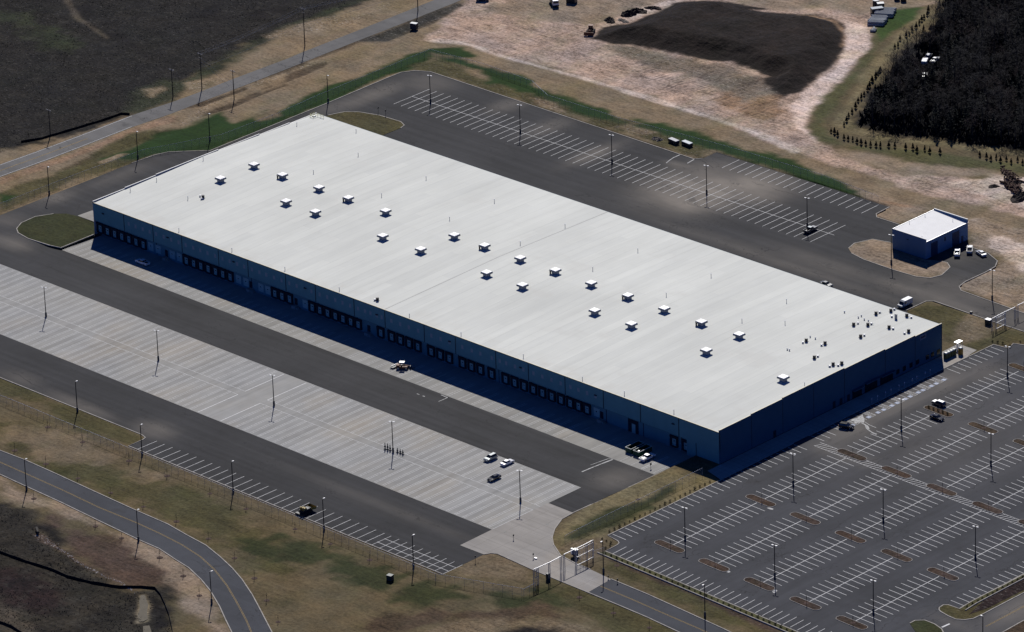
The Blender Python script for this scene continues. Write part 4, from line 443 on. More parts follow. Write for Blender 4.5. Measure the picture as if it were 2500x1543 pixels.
# long planting strip round the car park with its low wall
for a, b in (((14.2, -67.0), (113, -70.0)),):
    d = Vector((b[0] - a[0], b[1] - a[1])).normalized(); n_ = Vector((d.y, -d.x)); pl = [a, b, (b[0] + n_.x * 2.2, b[1] + n_.y * 2.2), (a[0] + n_.x * 2.2 - 1, a[1] + n_.y * 2.2)]
    patch('planting_strip', pl, .09, 'OLIVE2', (.6, .0, .4), 'narrow planting strip of the car park front edge'); kerb([pl[3], pl[2]], w=.28, h=.35)
patch('planting_strip', [(118.5, 1.7), (118.1, -22), (118.6, -27.6), (120.3, -27.4), (119.9, -22), (120.4, 1.7)], .13, 'OLIVE2', (.6, .0, .4), 'narrow planting strip at the right edge of the car park'); kerb([(120.4, -27.6), (120.0, -22), (120.4, 1.7)], w=.28, h=.35)
kerb([(118.3, 1.7), (118.0, -22), (118.3, -27.7)], w=.3, h=.16)
# islands inside the lot
ROWX = [26.7, 45.1, 63.6, 82.1, 100.4]
def skew(x): return -.035 * (x - 26.7)
ISLES = []
for i, x in enumerate(ROWX):
    for yy in (-52.2, -11.2, 31.1, 72.8, 114.6):
        ISLES.append((x, yy + skew(x)))
def isle_poly(cx, cy, L=11.4, W_=3.0, rot=-.035):
    pts = []; r = W_ / 2 * .92
    for k in range(7): t = -math.pi / 2 + math.pi * k / 6; pts.append((L / 2 - r + r * math.cos(t), W_ / 2 * math.sin(t)))
    for k in range(7): t = math.pi / 2 + math.pi * k / 6; pts.append((-L / 2 + r + r * math.cos(t), W_ / 2 * math.sin(t)))
    return [(cx + x * math.cos(rot) - y * math.sin(rot), cy + x * math.sin(rot) + y * math.cos(rot)) for x, y in pts]
def on_screen(x, y, z=0, mx=.02):
    p = M.inverted() @ Vector((x, y, z)); k = 13136.788 / -p.z; u = p.x * k / 1250; v = p.y * k / 771.5; return abs(u) < 1 + mx and abs(v) < 1 + mx
ISLES = [p for p in ISLES if on_screen(*p, 0, .06)]
for (x, y) in ISLES:
    pl = isle_poly(x, y); o = patch('planting_island', inset(pl, .2), .12, 'DARKBROWN' if y > 60 else 'MULCH', (.9, .0, .3), 'mulched planting island between parking rows'); kerb(pl, True, .15, .15)
# ------------------------------------------------------------------ painted markings
mk = MB(); Z0 = .045
def cz(x, y): return float(court(x, y)) + .06
# trailer yard
pairs = [-65.4 + 3.457 * k for k in range(-21, 13)]; left = [-155.35 - 3.457 * k for k in range(0, 55)]
for x in pairs + left:
    for s in (-.36, .36):
        mk.strip((x + s, -40.1), (x + s, -57.4), .13, Z0); mk.strip((x + s, -60.5), (x + s, -77.9), .13, Z0)
for x in (-141.5, -151.85): mk.strip((x, -40.2), (x, -57.4), .3, Z0); mk.strip((x, -60.5), (x, -77.9), .3, Z0)
mk.strip((-21.9, -60.4), (-21.9, -77.9), .16, Z0)
for y in (-57.35, -60.5): mk.strip((-345, y), (-151.85, y), .13, Z0 + .004); mk.strip((-141.5, y), (-21.7, y), .13, Z0 + .004)
struct(mk.build('yard_marking', M_WHITE2), 'white double lines of the trailer stalls', 'road marking')
# dock doors (centres along the wall): f = framed by a black seal, p = plain door, m = man door
DOORS = [(x, 'f') for x in (-285.3, -281.65, -278.05, -274.4, -270.8, -267.2, -263.6)] + [(-259.9, 'p'), (-256.2, 'p'), (-249.2, 'p'), (-245.6, 'p')] + [(x, 'f') for x in (-242.1, -238.5, -234.95, -231.35, -227.75, -224.2, -220.6)] + [(-216.7, 'p'), (-213.0, 'p'), (-205.8, 'p'), (-202.4, 'p')] + [(x, 'f') for x in (-199.0, -195.6, -192.0)] + [(-184.6, 'p')] + [(x, 'f') for x in (-181.2, -177.6, -174.0, -170.3, -166.7, -163.1, -159.6)] + [(x, 'f') for x in (-149.1, -144.1, -140.1, -136.1, -132.1, -126.0, -121.9, -117.8, -111.8, -107.8, -103.8, -98.8, -92.6, -88.6, -84.5, -80.4, -76.4, -72.3, -68.3, -64.3, -60.7, -57.0)] + [(-52.9, 'p')] + [(x, 'f') for x in (-19.9, -15.0)]
MAN = [-252.1, -210.7, -189.0, -154.8, -50.8]
mk = MB(); dx = [d[0] for d in DOORS]
def apl(x): mk.strip((x + .5, -5), (x + .5, -17.0), .12, lambda a, b: float(court(a, b)) + .06)
for a, b in zip(dx[:-1], dx[1:]):
    if b - a < 4.6: apl((a + b) / 2 - .4); apl((a + b) / 2 + .4)
    else: apl(a + 2.0); apl(b - 2.0)
apl(-287.2 + 3.6 - 1.5); apl(-35.2); apl(-39); apl(-17.6); apl(-12.8); apl(-26.5)
struct(mk.build('dock_marking', M_WHITE), 'white guide lines on the dock apron', 'road marking')
mk = MB()
for k in range(38): mk.strip((-146.2 + 3.61 * k, -109.0), (-146.0 + 3.61 * k, -100.9), .16, .03) if -146.2 + 3.61 * k < -42.6 else None
for k in range(10): mk.strip((-42.2 + 3.33 * k, -109.0), (-42.0 + 3.33 * k, -100.9), .14, .03)
mk.strip((-42.3, -103.5), (-12.2, -103.6), .16, .034); mk.strip((-42.4, -106.5), (-12.2, -106.6), .16, .034)
for k in range(57): mk.strip((-291.6 + 3.545 * k, 149.0), (-291.9 + 3.545 * k, 167.7), .17, .03)
mk.strip((-291.8, 158.4), (-90.6, 158.7), .17, .034)
for k in range(19): mk.strip((-159.8 + 3.545 * k, 179.1), (-160.1 + 3.545 * k, 188.5), .17, .03)
struct(mk.build('court_marking', M_WHITE), 'white stall lines of the truck court and rear lot', 'road marking')
mk = MB()
for x in ROWX:
    s = skew(x)
    for (a, b) in ((-50.4, -12.9), (-9.3, 28.3), (33.5, 70.9), (74.8, 112.4)):
        mk.strip((x, a + s), (x, b + s), .2, .034)
        y = b - 2.6
        while y > a + .9:
            mk.strip((x - 5.6, y + s + .2), (x + 5.6, y + s - .2), .16, .03); y -= 2.743
y = -57.1
while y < 122.5:
    if not (26.5 < y < 33) and not (39 < y < 98.5): mk.strip((8.0, y + .12), (13.6, y - .1), .16, .03)
    y += 2.743
for k in range(34): mk.strip((16.9 + 2.755 * k, -60.6 - .024 * 2.755 * k), (17.0 + 2.755 * k, -66.6 - .024 * 2.755 * k), .16, .03)
for k in range(16): mk.strip((112.9, -25.2 + 2.75 * k), (118.0, -25.4 + 2.75 * k), .16, .03)
# crosswalk
for (ya, yb) in ((28.75, 25.9), (31.75, 28.9)): mk.strip((13.2, ya), (99, yb), .13, .034)
k = 13.6
while k < 98: mk.strip((k, 28.8 - .035 * (k - 13)), (k + 1.1, 31.7 - .035 * (k - 12)), .16, .031); k += 1.35
# accessible bays
for y in (90.3, 84.0, 77.6, 71.2, 64.7, 57.3, 49.8, 43.3):
    for s in (-.85, .85): mk.strip((8.0, y + s), (13.4, y + s), .12, .03)
    mk.strip((13.4, y - .85), (13.4, y + .85), .12, .034); q = 8.4
    while q < 13: mk.strip((q, y - .8), (q + .7, y + .8), .16, .031); q += .95
for y in (93.5, 87.1, 80.8, 74.3, 67.9, 61.5, 53.8, 46.5): mk.strip((8.0, y + .1), (13.4, y - .1), .12, .03)
mk.strip(RB_BAR[0], RB_BAR[1], .6, .034)
struct(mk.build('lot_marking', M_WHITE), 'white stall lines and hatched crosswalk of the car park', 'road marking')
for i, y in enumerate((92.2, 88.4, 86.0, 81.9, 79.6, 75.6, 73.2, 69.3, 66.7, 62.7, 60.0, 55.5, 47.8)):
    pad = MB(); pad.strip((12.0, y), (13.4, y), 1.4, .032); struct(pad.build('accessible_pad', M_BLUE), 'pale blue accessible parking symbol pad', 'road marking')
    sy = MB()
    for q in range(10): a0 = 2 * math.pi * q / 10 * .8; a1 = 2 * math.pi * (q + 1) / 10 * .8; sy.strip((12.85 + .38 * math.cos(a0), y + .38 * math.sin(a0)), (12.85 + .38 * math.cos(a1), y + .38 * math.sin(a1)), .14, .037)
    sy.strip((12.3, y), (12.75, y + .05), .16, .038); sy.strip((12.12, y - .1), (12.12, y + .1), .2, .037); sy.strip((12.75, y + .05), (13.2, y + .35), .14, .039)
    struct(sy.build('accessible_symbol', M_WHITE), 'white wheelchair symbol painted on its pad', 'road marking')
def polyline(mb, pts, wdt, z): 
    for a, b in zip(pts[:-1], pts[1:]): mb.strip(a, b, wdt, z)
mk = MB()
def offset(pts, d):
    out = []
    for i, p in enumerate(pts):
        a = Vector(pts[max(i - 1, 0)]); b = Vector(pts[min(i + 1, len(pts) - 1)]); t = (b - a).normalized(); out.append((p[0] - t.y * d, p[1] + t.x * d))
    return out
for d in (-.16, .16): polyline(mk, offset(ROAD_LEFT[2], d), .11, .03); polyline(mk, offset(ROAD_ENTRY[2], d), .11, .03); polyline(mk, offset(RB_YELLOW, d), .12, .034)
ctr = [((a[0] + b[0]) / 2, (a[1] + b[1]) / 2) for a, b in zip(ROAD_TOP[0], ROAD_TOP[1])]
for d in (-.2, .2): polyline(mk, offset(ctr[:4], d), .14, .03)
struct(mk.build('centre_line', M_YEL), 'yellow centre lines of the roads', 'road marking')
mk = MB(); polyline(mk, offset(ROAD_TOP[0][:5], -.5), .16, .03); polyline(mk, offset(ROAD_TOP[1][:5], .5), .16, .03); struct(mk.build('edge_line', M_WHITE2), 'white edge lines of the upper road', 'road marking')
# white wash-out stains and spilled paint
def blot(name, pts, wd, z, label, m=None, hf=None):
    b = MB()
    for k, (a, c) in enumerate(zip(pts[:-1], pts[1:])):
        b.strip(a, c, wd * (.7 + .6 * random.random()), lambda x, y: z + .0015 * k + (float(court(x, y)) if hf else 0))
    return struct(b.build(name, m or M_STAIN), label, 'stain')
blot('stain', [(-29.1, -31.1), (-29.0, -27.1), (-28.7, -22), (-28.4, -17.9)], .5, .05, 'white spilled line on the court by the apron end', None, 1)
blot('stain', [(-30.6, -25.6), (-30.2, -22), (-29.8, -18.3), (-28.4, -17.7)], .25, .06, 'thin white spilled line on the court by the apron end', None, 1)
blot('stain', [(-99.6, -22.4), (-99.7, -18.3), (-102.7, -18.1)], .4, .06, 'white hooked mark at the apron edge', None, 1); blot('stain', [(-109.1, -22.6), (-108.0, -22.6)], .4, .05, 'small white dash on the court', None, 1); blot('stain', [(-106.6, -22.6), (-105.7, -22.5)], .4, .05, 'second small white dash on the court', None, 1)
blot('stain', [(-177.8, 170.0), (-178.6, 172.5), (-179.2, 175.2), (-179.3, 179.3)], .45, .034, 'pale wash-out trail running down from the rear kerb'); blot('stain', [(-171.9, 174.5), (-172.6, 178.9)], .35, .034, 'short pale line below the rear kerb corner')
def splat(name, pts, label, m=None, z=.036):
    bm = bmesh.new(); f = bm.faces.new([bm.verts.new((p[0], p[1], z)) for p in pts]); bm.normal_update()
    if f.normal.z < 0: f.normal_flip()
    bmesh.ops.triangulate(bm, faces=bm.faces[:]); me = bpy.data.meshes.new(name); bm.to_mesh(me); bm.free(); me.materials.append(m or M_STAIN); o = bpy.data.objects.new(name, me); COL.objects.link(o); return struct(o, label, 'stain')
splat('stain', [(9.6, 50.6), (10.3, 53), (9.9, 55.8), (11.2, 54.6), (12.4, 53.8), (13.6, 52.4), (14.3, 51.4), (13.2, 51.0), (12.6, 50.2), (13.0, 49.2), (12.0, 49.4), (11.2, 50.3), (10.6, 49.8)], 'large white wash-out stain on the accessible bays')
blot('stain', [(14.2, 52.0), (16.6, 51.2), (19.6, 51.0)], .3, .04, 'upper pale run from the wash-out stain'); blot('stain', [(13.6, 50.8), (16.4, 50.4), (18.5, 48.8)], .4, .042, 'middle pale run from the wash-out stain'); blot('stain', [(15.5, 50.6), (17.8, 48.6), (21.0, 47.5), (22.8, 47.4)], .45, .044, 'longest pale run from the wash-out stain')
for (x, y, s) in ((69.5, -53.6, 1), (50.8, -53.2, .8), (32.6, -13.4, .8), (70.4, -54.6, .5)):
    splat('stain', [(x + s * 1.6 * math.cos(t) * (.6 + .5 * random.random()), y + s * .8 * math.sin(t) * (.6 + .5 * random.random())) for t in [k * .63 for k in range(10)]], 'white wash-out stain at the end of a planting island', M_STAIN, .04)
MANHOLE = mat('cast_iron', (.05, .05, .05), .6, .2, 3)
for (x, y) in ((-11.5, -64.8), (-17.7, -76.9)):
    b = MB(); b.cyl(x, y, .03, .05, .45, None, 14); struct(b.build('manhole_cover', MANHOLE), 'dark iron manhole cover in the concrete drive', 'manhole cover')
# ------------------------------------------------------------------ warehouse
LX, WY, EAVE = -287.1, 106.3, 10.72
def rz_(y): return EAVE + .95 * (1 - abs(y - 53.1) / 53.1)
WH = empty('warehouse', (0, 0, 0), 0, 'huge white roofed warehouse with a long wall of loading docks', 'warehouse')
b = MB(); ys = [0.12, 12, 26, 40, 53.1, 66, 80, 94, WY - .05]; vs = []; fs = []
for y in ys: vs += [(LX + .25, y, rz_(y)), (-.25, y, rz_(y))]
for i in range(len(ys) - 1): fs.append((2 * i, 2 * i + 1, 2 * i + 3, 2 * i + 2))
n = len(vs); vs += [(x, y, z - .5) for x, y, z in vs]
for i in range(len(ys) - 1): fs.append((n + 2 * i + 2, n + 2 * i + 3, n + 2 * i + 1, n + 2 * i))
e = 2 * (len(ys) - 1); fs += [(1, 0, n, n + 1), (e, e + 1, n + e + 1, n + e)] + [(2 * i + 2, 2 * i, n + 2 * i, n + 2 * i + 2) for i in range(len(ys) - 1)] + [(2 * i + 1, 2 * i + 3, n + 2 * i + 3, n + 2 * i + 1) for i in range(len(ys) - 1)]
ROOF = MB().add(vs, fs).build('roof', M_ROOF, WH)
b = MB(); b.strip((-145.9, .3), (-145.9, 53.1), .16, lambda x, y: rz_(y) + .03); b.strip((-145.9, 53.1), (-145.9, 106.1), .16, lambda x, y: rz_(y) + .03); b.build('expansion_joint', mat('joint_cover', (.28, .28, .27), .7), ROOF)
JT = sorted(set(JOINTS)); JT = [LX] + [j for j in JT if j > LX + 5] + [0.0]
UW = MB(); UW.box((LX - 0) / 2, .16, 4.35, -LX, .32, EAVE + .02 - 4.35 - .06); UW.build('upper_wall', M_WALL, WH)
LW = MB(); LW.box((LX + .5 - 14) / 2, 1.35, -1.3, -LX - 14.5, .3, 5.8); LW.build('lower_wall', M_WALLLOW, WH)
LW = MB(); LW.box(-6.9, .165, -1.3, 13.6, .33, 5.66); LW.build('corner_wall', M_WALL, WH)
SF = MB(); SF.box((LX - 14) / 2, .66, 4.3, -LX - 14, 1.3, .14); SF.build('soffit', M_JOINT, WH)
b = MB(); b.box((LX) / 2, -.06, EAVE - .12, -LX + .1, .3, .26); b.build('gutter', M_COPE, WH)
for j in JT[1:-1]:
    b = MB(); b.box(j, -.012, 4.36, .30, .03, EAVE - .2 - 4.36); b.build('wall_joint', M_JOINT, WH)
    if j < -14: b = MB(); b.box(j, 1.19, -1.2, .28, .03, 5.6); b.build('wall_joint', M_JOINT, WH)
for x in PATCHES:
    b = MB(); b.box(x, -.006, 6.95, 1.0, .025, 1.35); b.build('clerestory_panel', M_PATCH, WH)
for x in WALLPACKS:
    b = MB(); b.box(x, -.22, 7.9, .95, .42, .3, 0, 1, .6); b.build('wall_light', M_DARK, WH)
fr = [d[0] for d in DOORS if d[1] == 'f']
for x, k in DOORS:
    if k == 'f':
        b = MB(); s = 1.62
        b.box(x - 1.3, .95, -.35, .62, .52, 3.3); b.box(x + 1.3, .95, -.35, .62, .52, 3.3); b.box(x, .92, 2.55, 3.3, .6, .75); b.box(x, .98, -.55, 2.0, .45, .42)
        b.build('dock_seal', M_SEAL, WH)
        d = MB(); d.box(x, 1.17, -.12, 1.98, .08, 2.66); dd = d.build('dock_door', M_DOOR, WH)
        g = MB(); g.box(x - .1, 1.115, 1.35, .5, .03, .28); g.build('vision_panel', M_GLASS, dd)
    else:
        d = MB(); d.box(x, 1.16, -.1, 2.5, .1, 2.9); dd = d.build('dock_door', M_DOOR, WH)
        g = MB(); g.box(x - .1, 1.1, 1.5, .5, .03, .28); g.build('vision_panel', M_GLASS, dd)
for x in MAN:
    b = MB(); b.box(x, 1.14, -.95, 1.3, .12, 3.2); b.build('man_door', M_SEAL, WH)
    b = MB(); b.box(x + .2, .3, -1.1, 1.6, 1.7, 1.1); 
    for k in range(4): b.box(x + 1.3 + .32 * k, .3, -1.1, .32, 1.2, .9 - .22 * k)
    b.build('door_stair', M_APRON, WH)
b = MB(); b.box(-37.3, 1.16, -1.15, 4.4, .1, 4.6); b.build('drive_in_opening', M_SEAL, WH); b = MB(); b.box(-37.1, 1.07, -1.1, 1.5, .08, 3.2); b.build('drive_in_door', M_DOOR, WH)
b = MB(); b.box(-9.75, -.05, -1.1, .14, .14, 5.3); b.build('downpipe', M_DARK, WH)
# end walls with stepped tops
STEPS = [(-.02, 14.8, 11.45), (14.8, 29.4, 11.78), (29.4, 58.75, 12.08), (58.75, 78.5, 11.75), (78.5, 93.2, 11.42), (93.2, 106.45, 11.1)]
for (a, c, z) in STEPS:
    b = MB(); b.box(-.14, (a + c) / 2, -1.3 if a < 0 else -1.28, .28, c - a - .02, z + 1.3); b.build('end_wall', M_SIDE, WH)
    b = MB(); b.box(-.14, (a + c) / 2, z, .40, c - a - .006, .07); b.build('parapet_cap', M_COPE, WH)
    zz = z - .28
    b = MB(); b.box(LX - .02, (a + c) / 2, -1.3, .26, c - a - .02, zz + 1.3); b.build('far_end_wall', M_PARA, WH)
    b = MB(); b.box(LX - .02, (a + c) / 2, zz, .36, c - a - .006, .07); b.build('parapet_cap', mat('bright_cap', (.6, .6, .58), .5), WH)
for a in (14.8, 29.4, 44, 58.75, 78.5, 93.2):
    b = MB(); b.box(.012, a, -1, .03, .16, 12); b.build('wall_joint', M_JOINT, WH)
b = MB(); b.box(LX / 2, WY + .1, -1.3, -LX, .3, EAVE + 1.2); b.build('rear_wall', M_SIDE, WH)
for y in (104.7, 101.7, 99.2, 94.3, 91.1, 87.8, 84.6):
    b = MB(); b.box(.02, y, 1.0, .1, 1.5, 1.6); f = b.build('window', M_GLASS, WH)
    g = MB(); g.box(.065, y, 1.1, .04, 1.3, 1.4); g.build('pane', M_WINDOW, f)
for y0, y1, z1 in ((76.0, 82.2, 2.9), (68.5, 74.5, 3.2), (62.5, 67, 2.8)):
    b = MB(); b.box(.03, (y0 + y1) / 2, .05, .12, y1 - y0, z1); f = b.build('storefront', M_WINDOW, WH)
    b = MB(); b.box(.6, (y0 + y1) / 2, z1 + .1, 1.2, y1 - y0 + .6, .22); b.build('canopy', M_SIDE, WH)
for y, h in ((25.5, 2.3), (53.7, 2.3), (57, 2.2), (60.6, 2.2)):
    b = MB(); b.box(.03, y, .05, .1, 1.25, h); b.build('man_door', M_SEAL, WH)
b = MB(); b.box(.05, 97.0, 8.8, .1, 3.2, 1.7); sg = b.build('wall_sign', mat('sign_panel', (.12, .15, .2), .6), WH); b = MB(); b.box(.12, 97.0, 9.35, .04, 2.2, .6); b.build('sign_letters', mat('sign_dark', (.03, .035, .05), .6), sg)
# ------------------------------------------------------------------ roof equipment
def put(lst, proto, fn): 
    for i, p in enumerate(lst): fn(i, p, proto)
def make_vent(arm):
    t = empty('roof_vent', (0, 0, 0), 0, 'x', 'roof vent')
    b = MB(); b.box(0, 0, -.05, 1.75, 1.75, 1.05); b.build('curb', M_VENTS, t)
    b = MB(); b.box(0, 0, .95, 3.05, 2.85, .5, 0, .93, .93); b.build('hood_skirt', mat('vent_skirt_shaded', (.16, .17, .18), .5, .1), t)  # skirt darker than the hood: shade of its sides put into the colour
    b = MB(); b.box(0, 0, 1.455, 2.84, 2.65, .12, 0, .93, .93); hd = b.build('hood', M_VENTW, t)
    b = MB()
    for x in (-.55, .25): b.box(0, x, 1.575, 2.5, .16, .03)
    b.build('rib', mat('rib_grey', (.45, .45, .45), .5), hd)
    if arm: b = MB(); b.box(-.9, -1.5, 0, .34, .4, 1.3); b.build('motor_box', M_DARK, t)
    return t
va, vb = make_vent(False), make_vent(True); ua = ub = False
back = sorted([p for p in VENTS if p[1] > 48]); front = sorted([p for p in VENTS if p[1] <= 48])
for i, p in enumerate(VENTS):
    arm = i in VENT_ARM; row, nm = (back, 'far') if p[1] > 48 else (front, 'near'); k = row.index(p)
    lab = ('roof vent with a dark motor box, ' if arm else 'white ribbed roof vent, ') + '%s from the left in the %s row' % (ORD[k], nm)
    if p[0] > -12: lab = 'lone white roof vent nearest the end wall of the warehouse'
    loc = (p[0], p[1], rz_(p[1]))
    if arm:
        o = vb if not ub else dup(vb, loc); ub = True
    else:
        o = va if not ua else dup(va, loc); ua = True
    o.location = loc; tag(o, lab, 'roof vent', 'white roof vents in two rows')
pipe0 = empty('vent_pipe', (0, 0, 0), 0, 'x', 'vent pipe'); b = MB(); b.cyl(0, 0, -.05, 1.05, .085, None, 8); b.build('pipe', M_VENTS, pipe0); b = MB(); b.cyl(0, 0, 1.0, 1.25, .15, .12, 8); b.build('cap', M_VENTW, pipe0)
for i, p in enumerate(PIPES):
    o = pipe0 if i == 0 else dup(pipe0, (0, 0, 0)); o.location = (p[0], p[1], rz_(p[1])); tag(o, 'thin white capped vent pipe standing on the flat warehouse roof', 'vent pipe', 'thin vent pipes on the warehouse roof')
ac0 = empty('air_conditioner', (0, 0, 0), 0, 'x', 'air conditioner'); b = MB(); b.box(0, 0, -.02, 1.15, 1.15, .12); b.build('stand', M_VENTS, ac0); b = MB(); b.cyl(0, 0, .1, 1.12, .52, .50, 14); b.build('casing', M_DARK, ac0); b = MB(); b.cyl(0, 0, 1.12, 1.17, .46, .40, 14); b.cyl(0, 0, 1.17, 1.24, .13, .1, 8); b.build('fan_guard', M_ACTOP, ac0)
for i, p in enumerate(AC):
    o = ac0 if i == 0 else dup(ac0, (0, 0, 0)); o.location = (p[0], p[1], rz_(p[1])); x, y = p
    lab = 'dark round air conditioner alone near the far left dock corner of the roof' if x < -230 else 'dark round air conditioner on the roof edge above the middle docks' if x < -100 else 'dark round air conditioner in the cluster at the right end of the roof'
    tag(o, lab, 'air conditioner', 'air conditioners on the roof')
for p in AC_TALL:
    t = empty('air_conditioner', (p[0], p[1], rz_(p[1])), 0, 'tall narrow grey air conditioner among the round ones on the roof', 'air conditioner', 'air conditioners on the roof'); b = MB(); b.box(0, 0, 0, .8, .45, 1.6); b.build('casing', M_VENTS, t); b = MB(); b.box(0, 0, 1.6, .84, .5, .06); b.build('top_plate', M_ACTOP, t)
cb0 = empty('pipe_curb', (0, 0, 0), 0, 'x', 'pipe curb'); b = MB(); b.box(0, 0, -.02, .5, .5, .42); b.build('curb', M_VENTS, cb0); b = MB(); b.box(0, 0, .4, .68, .68, .16, 0, .8, .8); b.tube((.3, 0, .45), (.9, .1, .25), .05); b.build('cover', M_VENTW, cb0)
for i, p in enumerate(CURBS):
    o = cb0 if i == 0 else dup(cb0, (0, 0, 0)); o.location = (p[0], p[1], rz_(p[1])); o.rotation_euler = (0, 0, i * 1.3); tag(o, 'small white pipe curb beside a dark roof air conditioner', 'pipe curb', 'white pipe curbs on the roof')
ms0 = empty('exhaust_cap', (0, 0, 0), 0, 'x', 'exhaust cap'); b = MB(); b.cyl(0, 0, -.02, .4, .17, None, 10); b.build('stub', M_VENTS, ms0); b = MB(); b.cyl(0, 0, .38, .62, .3, .12, 10); b.build('cap', M_VENTW, ms0)
for i, p in enumerate(MUSH):
    o = ms0 if i == 0 else dup(ms0, (0, 0, 0)); o.location = (p[0], p[1], rz_(p[1])); tag(o, 'small white mushroom exhaust cap on the right part of the roof', 'exhaust cap', 'mushroom exhaust caps on the roof')
YF = mat('yellow_rail_paint', (.62, .6, .22), .6)
t = empty('guard_rail', (-284.6, 103.6, rz_(103.6)), 0, 'pale yellow guard rail round the roof hatch at the far corner', 'guard rail')
for i, (x, y) in enumerate(((-1.6, -1.2), (0, -1.2), (0, 1), (1.6, 1), (3, 1), (-1.6, 1))):
    b = MB(); b.cyl(x, y, 0, 1.1, .06, None, 6); b.build('post', YF, t)
b = MB()
for z in (.55, 1.1): b.tube((-1.6, -1.2, z), (0, -1.2, z), .05); b.tube((0, -1.2, z), (0, 1, z), .05); b.tube((0, 1, z), (3, 1, z), .05); b.tube((-1.6, -1.2, z), (-1.6, 1, z), .05)
b.build('rail', YF, t); b = MB(); b.box(-.8, 0, 0, 1, 1, .35); b.build('hatch', M_VENTW, t)
# ------------------------------------------------------------------ small building
SB = empty('maintenance_building', (-60.9, 173.5, 0), 0, 'small blue grey building with a white roof behind the warehouse', 'building')
M_SBW = mat('small_building_wall', (.12, .20, .30), .85, .06, .4)
hw, hd = 7.3, 11.0
b = MB(); b.box(0, -hd + .15, 0, 2 * hw, .3, 7.25); b.build('end_wall', M_SBW, SB); b = MB(); b.box(0, hd - .15, 0, 2 * hw, .3, 7.5); b.build('end_wall', M_SBW, SB)
b = MB(); b.box(0, -hd + .15, 7.25, 2 * hw + .1, .4, .06); b.box(0, hd - .15, 7.5, 2 * hw + .1, .4, .06); b.build('parapet_cap', mat('bright_cap', (.6, .6, .58), .5), SB)
b = MB(); b.box(hw - .15, 0, 0, .3, 2 * hd - .62, 6.35); b.build('side_wall', M_SBW, SB); b = MB(); b.box(-hw + .15, 0, 0, .3, 2 * hd - .62, 6.9); b.build('side_wall', M_SBW, SB)
b = MB(); q = hd - .31; b.add([(-hw + .02, -q, 7.05), (hw + .12, -q, 6.4), (hw + .12, q, 6.4), (-hw + .02, q, 7.05), (-hw + .02, -q, 6.9), (hw + .12, -q, 6.25), (hw + .12, q, 6.25), (-hw + .02, q, 6.9)], [(0, 1, 2, 3), (7, 6, 5, 4), (0, 4, 5, 1), (1, 5, 6, 2), (2, 6, 7, 3), (3, 7, 4, 0)]); b.build('roof', mat('bright_roof', (.80, .80, .79), .7, .04, .3), SB)
b = MB(); b.box(hw + .16, 0, 6.22, .14, 2 * hd, .2); b.build('gutter', M_GALV, SB); b = MB(); b.box(-hw - .02, 0, 6.98, .14, 2 * hd - .7, .2); b.build('gutter', M_GALV, SB)
for y, w_, z0, h, nm in ((-6.6, 3.4, 0, 4.9, 'roll_up_door'), (4.6, 3.6, 0, 4.9, 'roll_up_door'), (8.0, 1.1, 0, 2.3, 'side_door'), (-1.0, .7, 3.4, 1.5, 'window')):
    b = MB(); b.box(hw + .03, y, z0 + .02, .1, w_, h); b.build(nm, mat('deep_blue_door', (.012, .03, .07), .6), SB)
b = MB(); b.box(-.5, -hd - .12, 5.1, .6, .26, .22); b.build('wall_light', M_DARK, SB)
for x, y in ((4.5, -9.6), (-6.2, -3.4), (-6.0, 4.5), (3.2, 8)):
    b = MB(); z = 7.05 - .65 * (x + hw) / (2 * hw); b.cyl(x, y, z - .05, z + 1.0, .07, None, 6); b.build('vent_pipe', M_GALV, SB)
# ------------------------------------------------------------------ light poles
def make_pole(heads, hgt=10.5, base=True):
    t = empty('light_pole', (0, 0, 0), 0, 'x', 'light pole')
    if base: b = MB(); b.cyl(0, 0, -.6, 1.45, .33, None, 14); b.build('concrete_base', M_POLEBASE, t)
    b = MB(); b.cyl(0, 0, 1.3 if base else -.3, hgt - .05, .16, .12, 8); b.box(0, 0, 1.45 if base else 0, .42, .42, .06); b.build('pole', M_STEELD, t)
    for s in heads:
        b = MB(); b.box(s * .62, 0, hgt - .08, .66, .36, .14); hd_ = b.build('lamp_head', M_LAMP, t); b = MB(); b.tube((0, 0, hgt - .1), (s * .35, 0, hgt - .02), .05); b.build('arm', M_STEELD, hd_)
    return t
PD, PS = make_pole((-1, 1)), make_pole((1,)); usedp = {'d': 0, 's': 0}
def pole(x, y, kind, rz, lab, grp):
    p = PD if kind == 'd' else PS; o = p if not usedp[kind] else dup(p, (0, 0, 0)); usedp[kind] = 1; o.location = (x, y, gz(x, y) if gz(x, y) > -.05 else 0); o.rotation_euler = (0, 0, rz); tag(o, lab, 'light pole', grp)
g1 = 'light poles of the trailer yard'; g2 = 'light poles along the front fence'; g3 = 'light poles of the car park'; g4 = 'light poles of the rear parking lot'; g5 = 'light poles along the roads'
for i, k in enumerate((0, 1, 2, 3, 4)): pole(*POLES[k], 'd', .5, 'twin headed light pole on the trailer yard, %s from the left' % ORD[i] if k != 3 else 'twin headed light pole with black jack stands round its base', g1)
for k, l in ((9, 'single headed light pole on the grass verge left of the corner kerb'), (7, 'single headed light pole behind the fence at the rounded kerb end'), (8, 'single headed light pole on the fence line between the kerb end and the yellow paver'), (5, 'single headed light pole on the fence line just right of the yellow paver'), (6, 'single headed light pole behind the hatched stalls')): pole(*POLES[k], 's', math.pi / 2, l, g2)
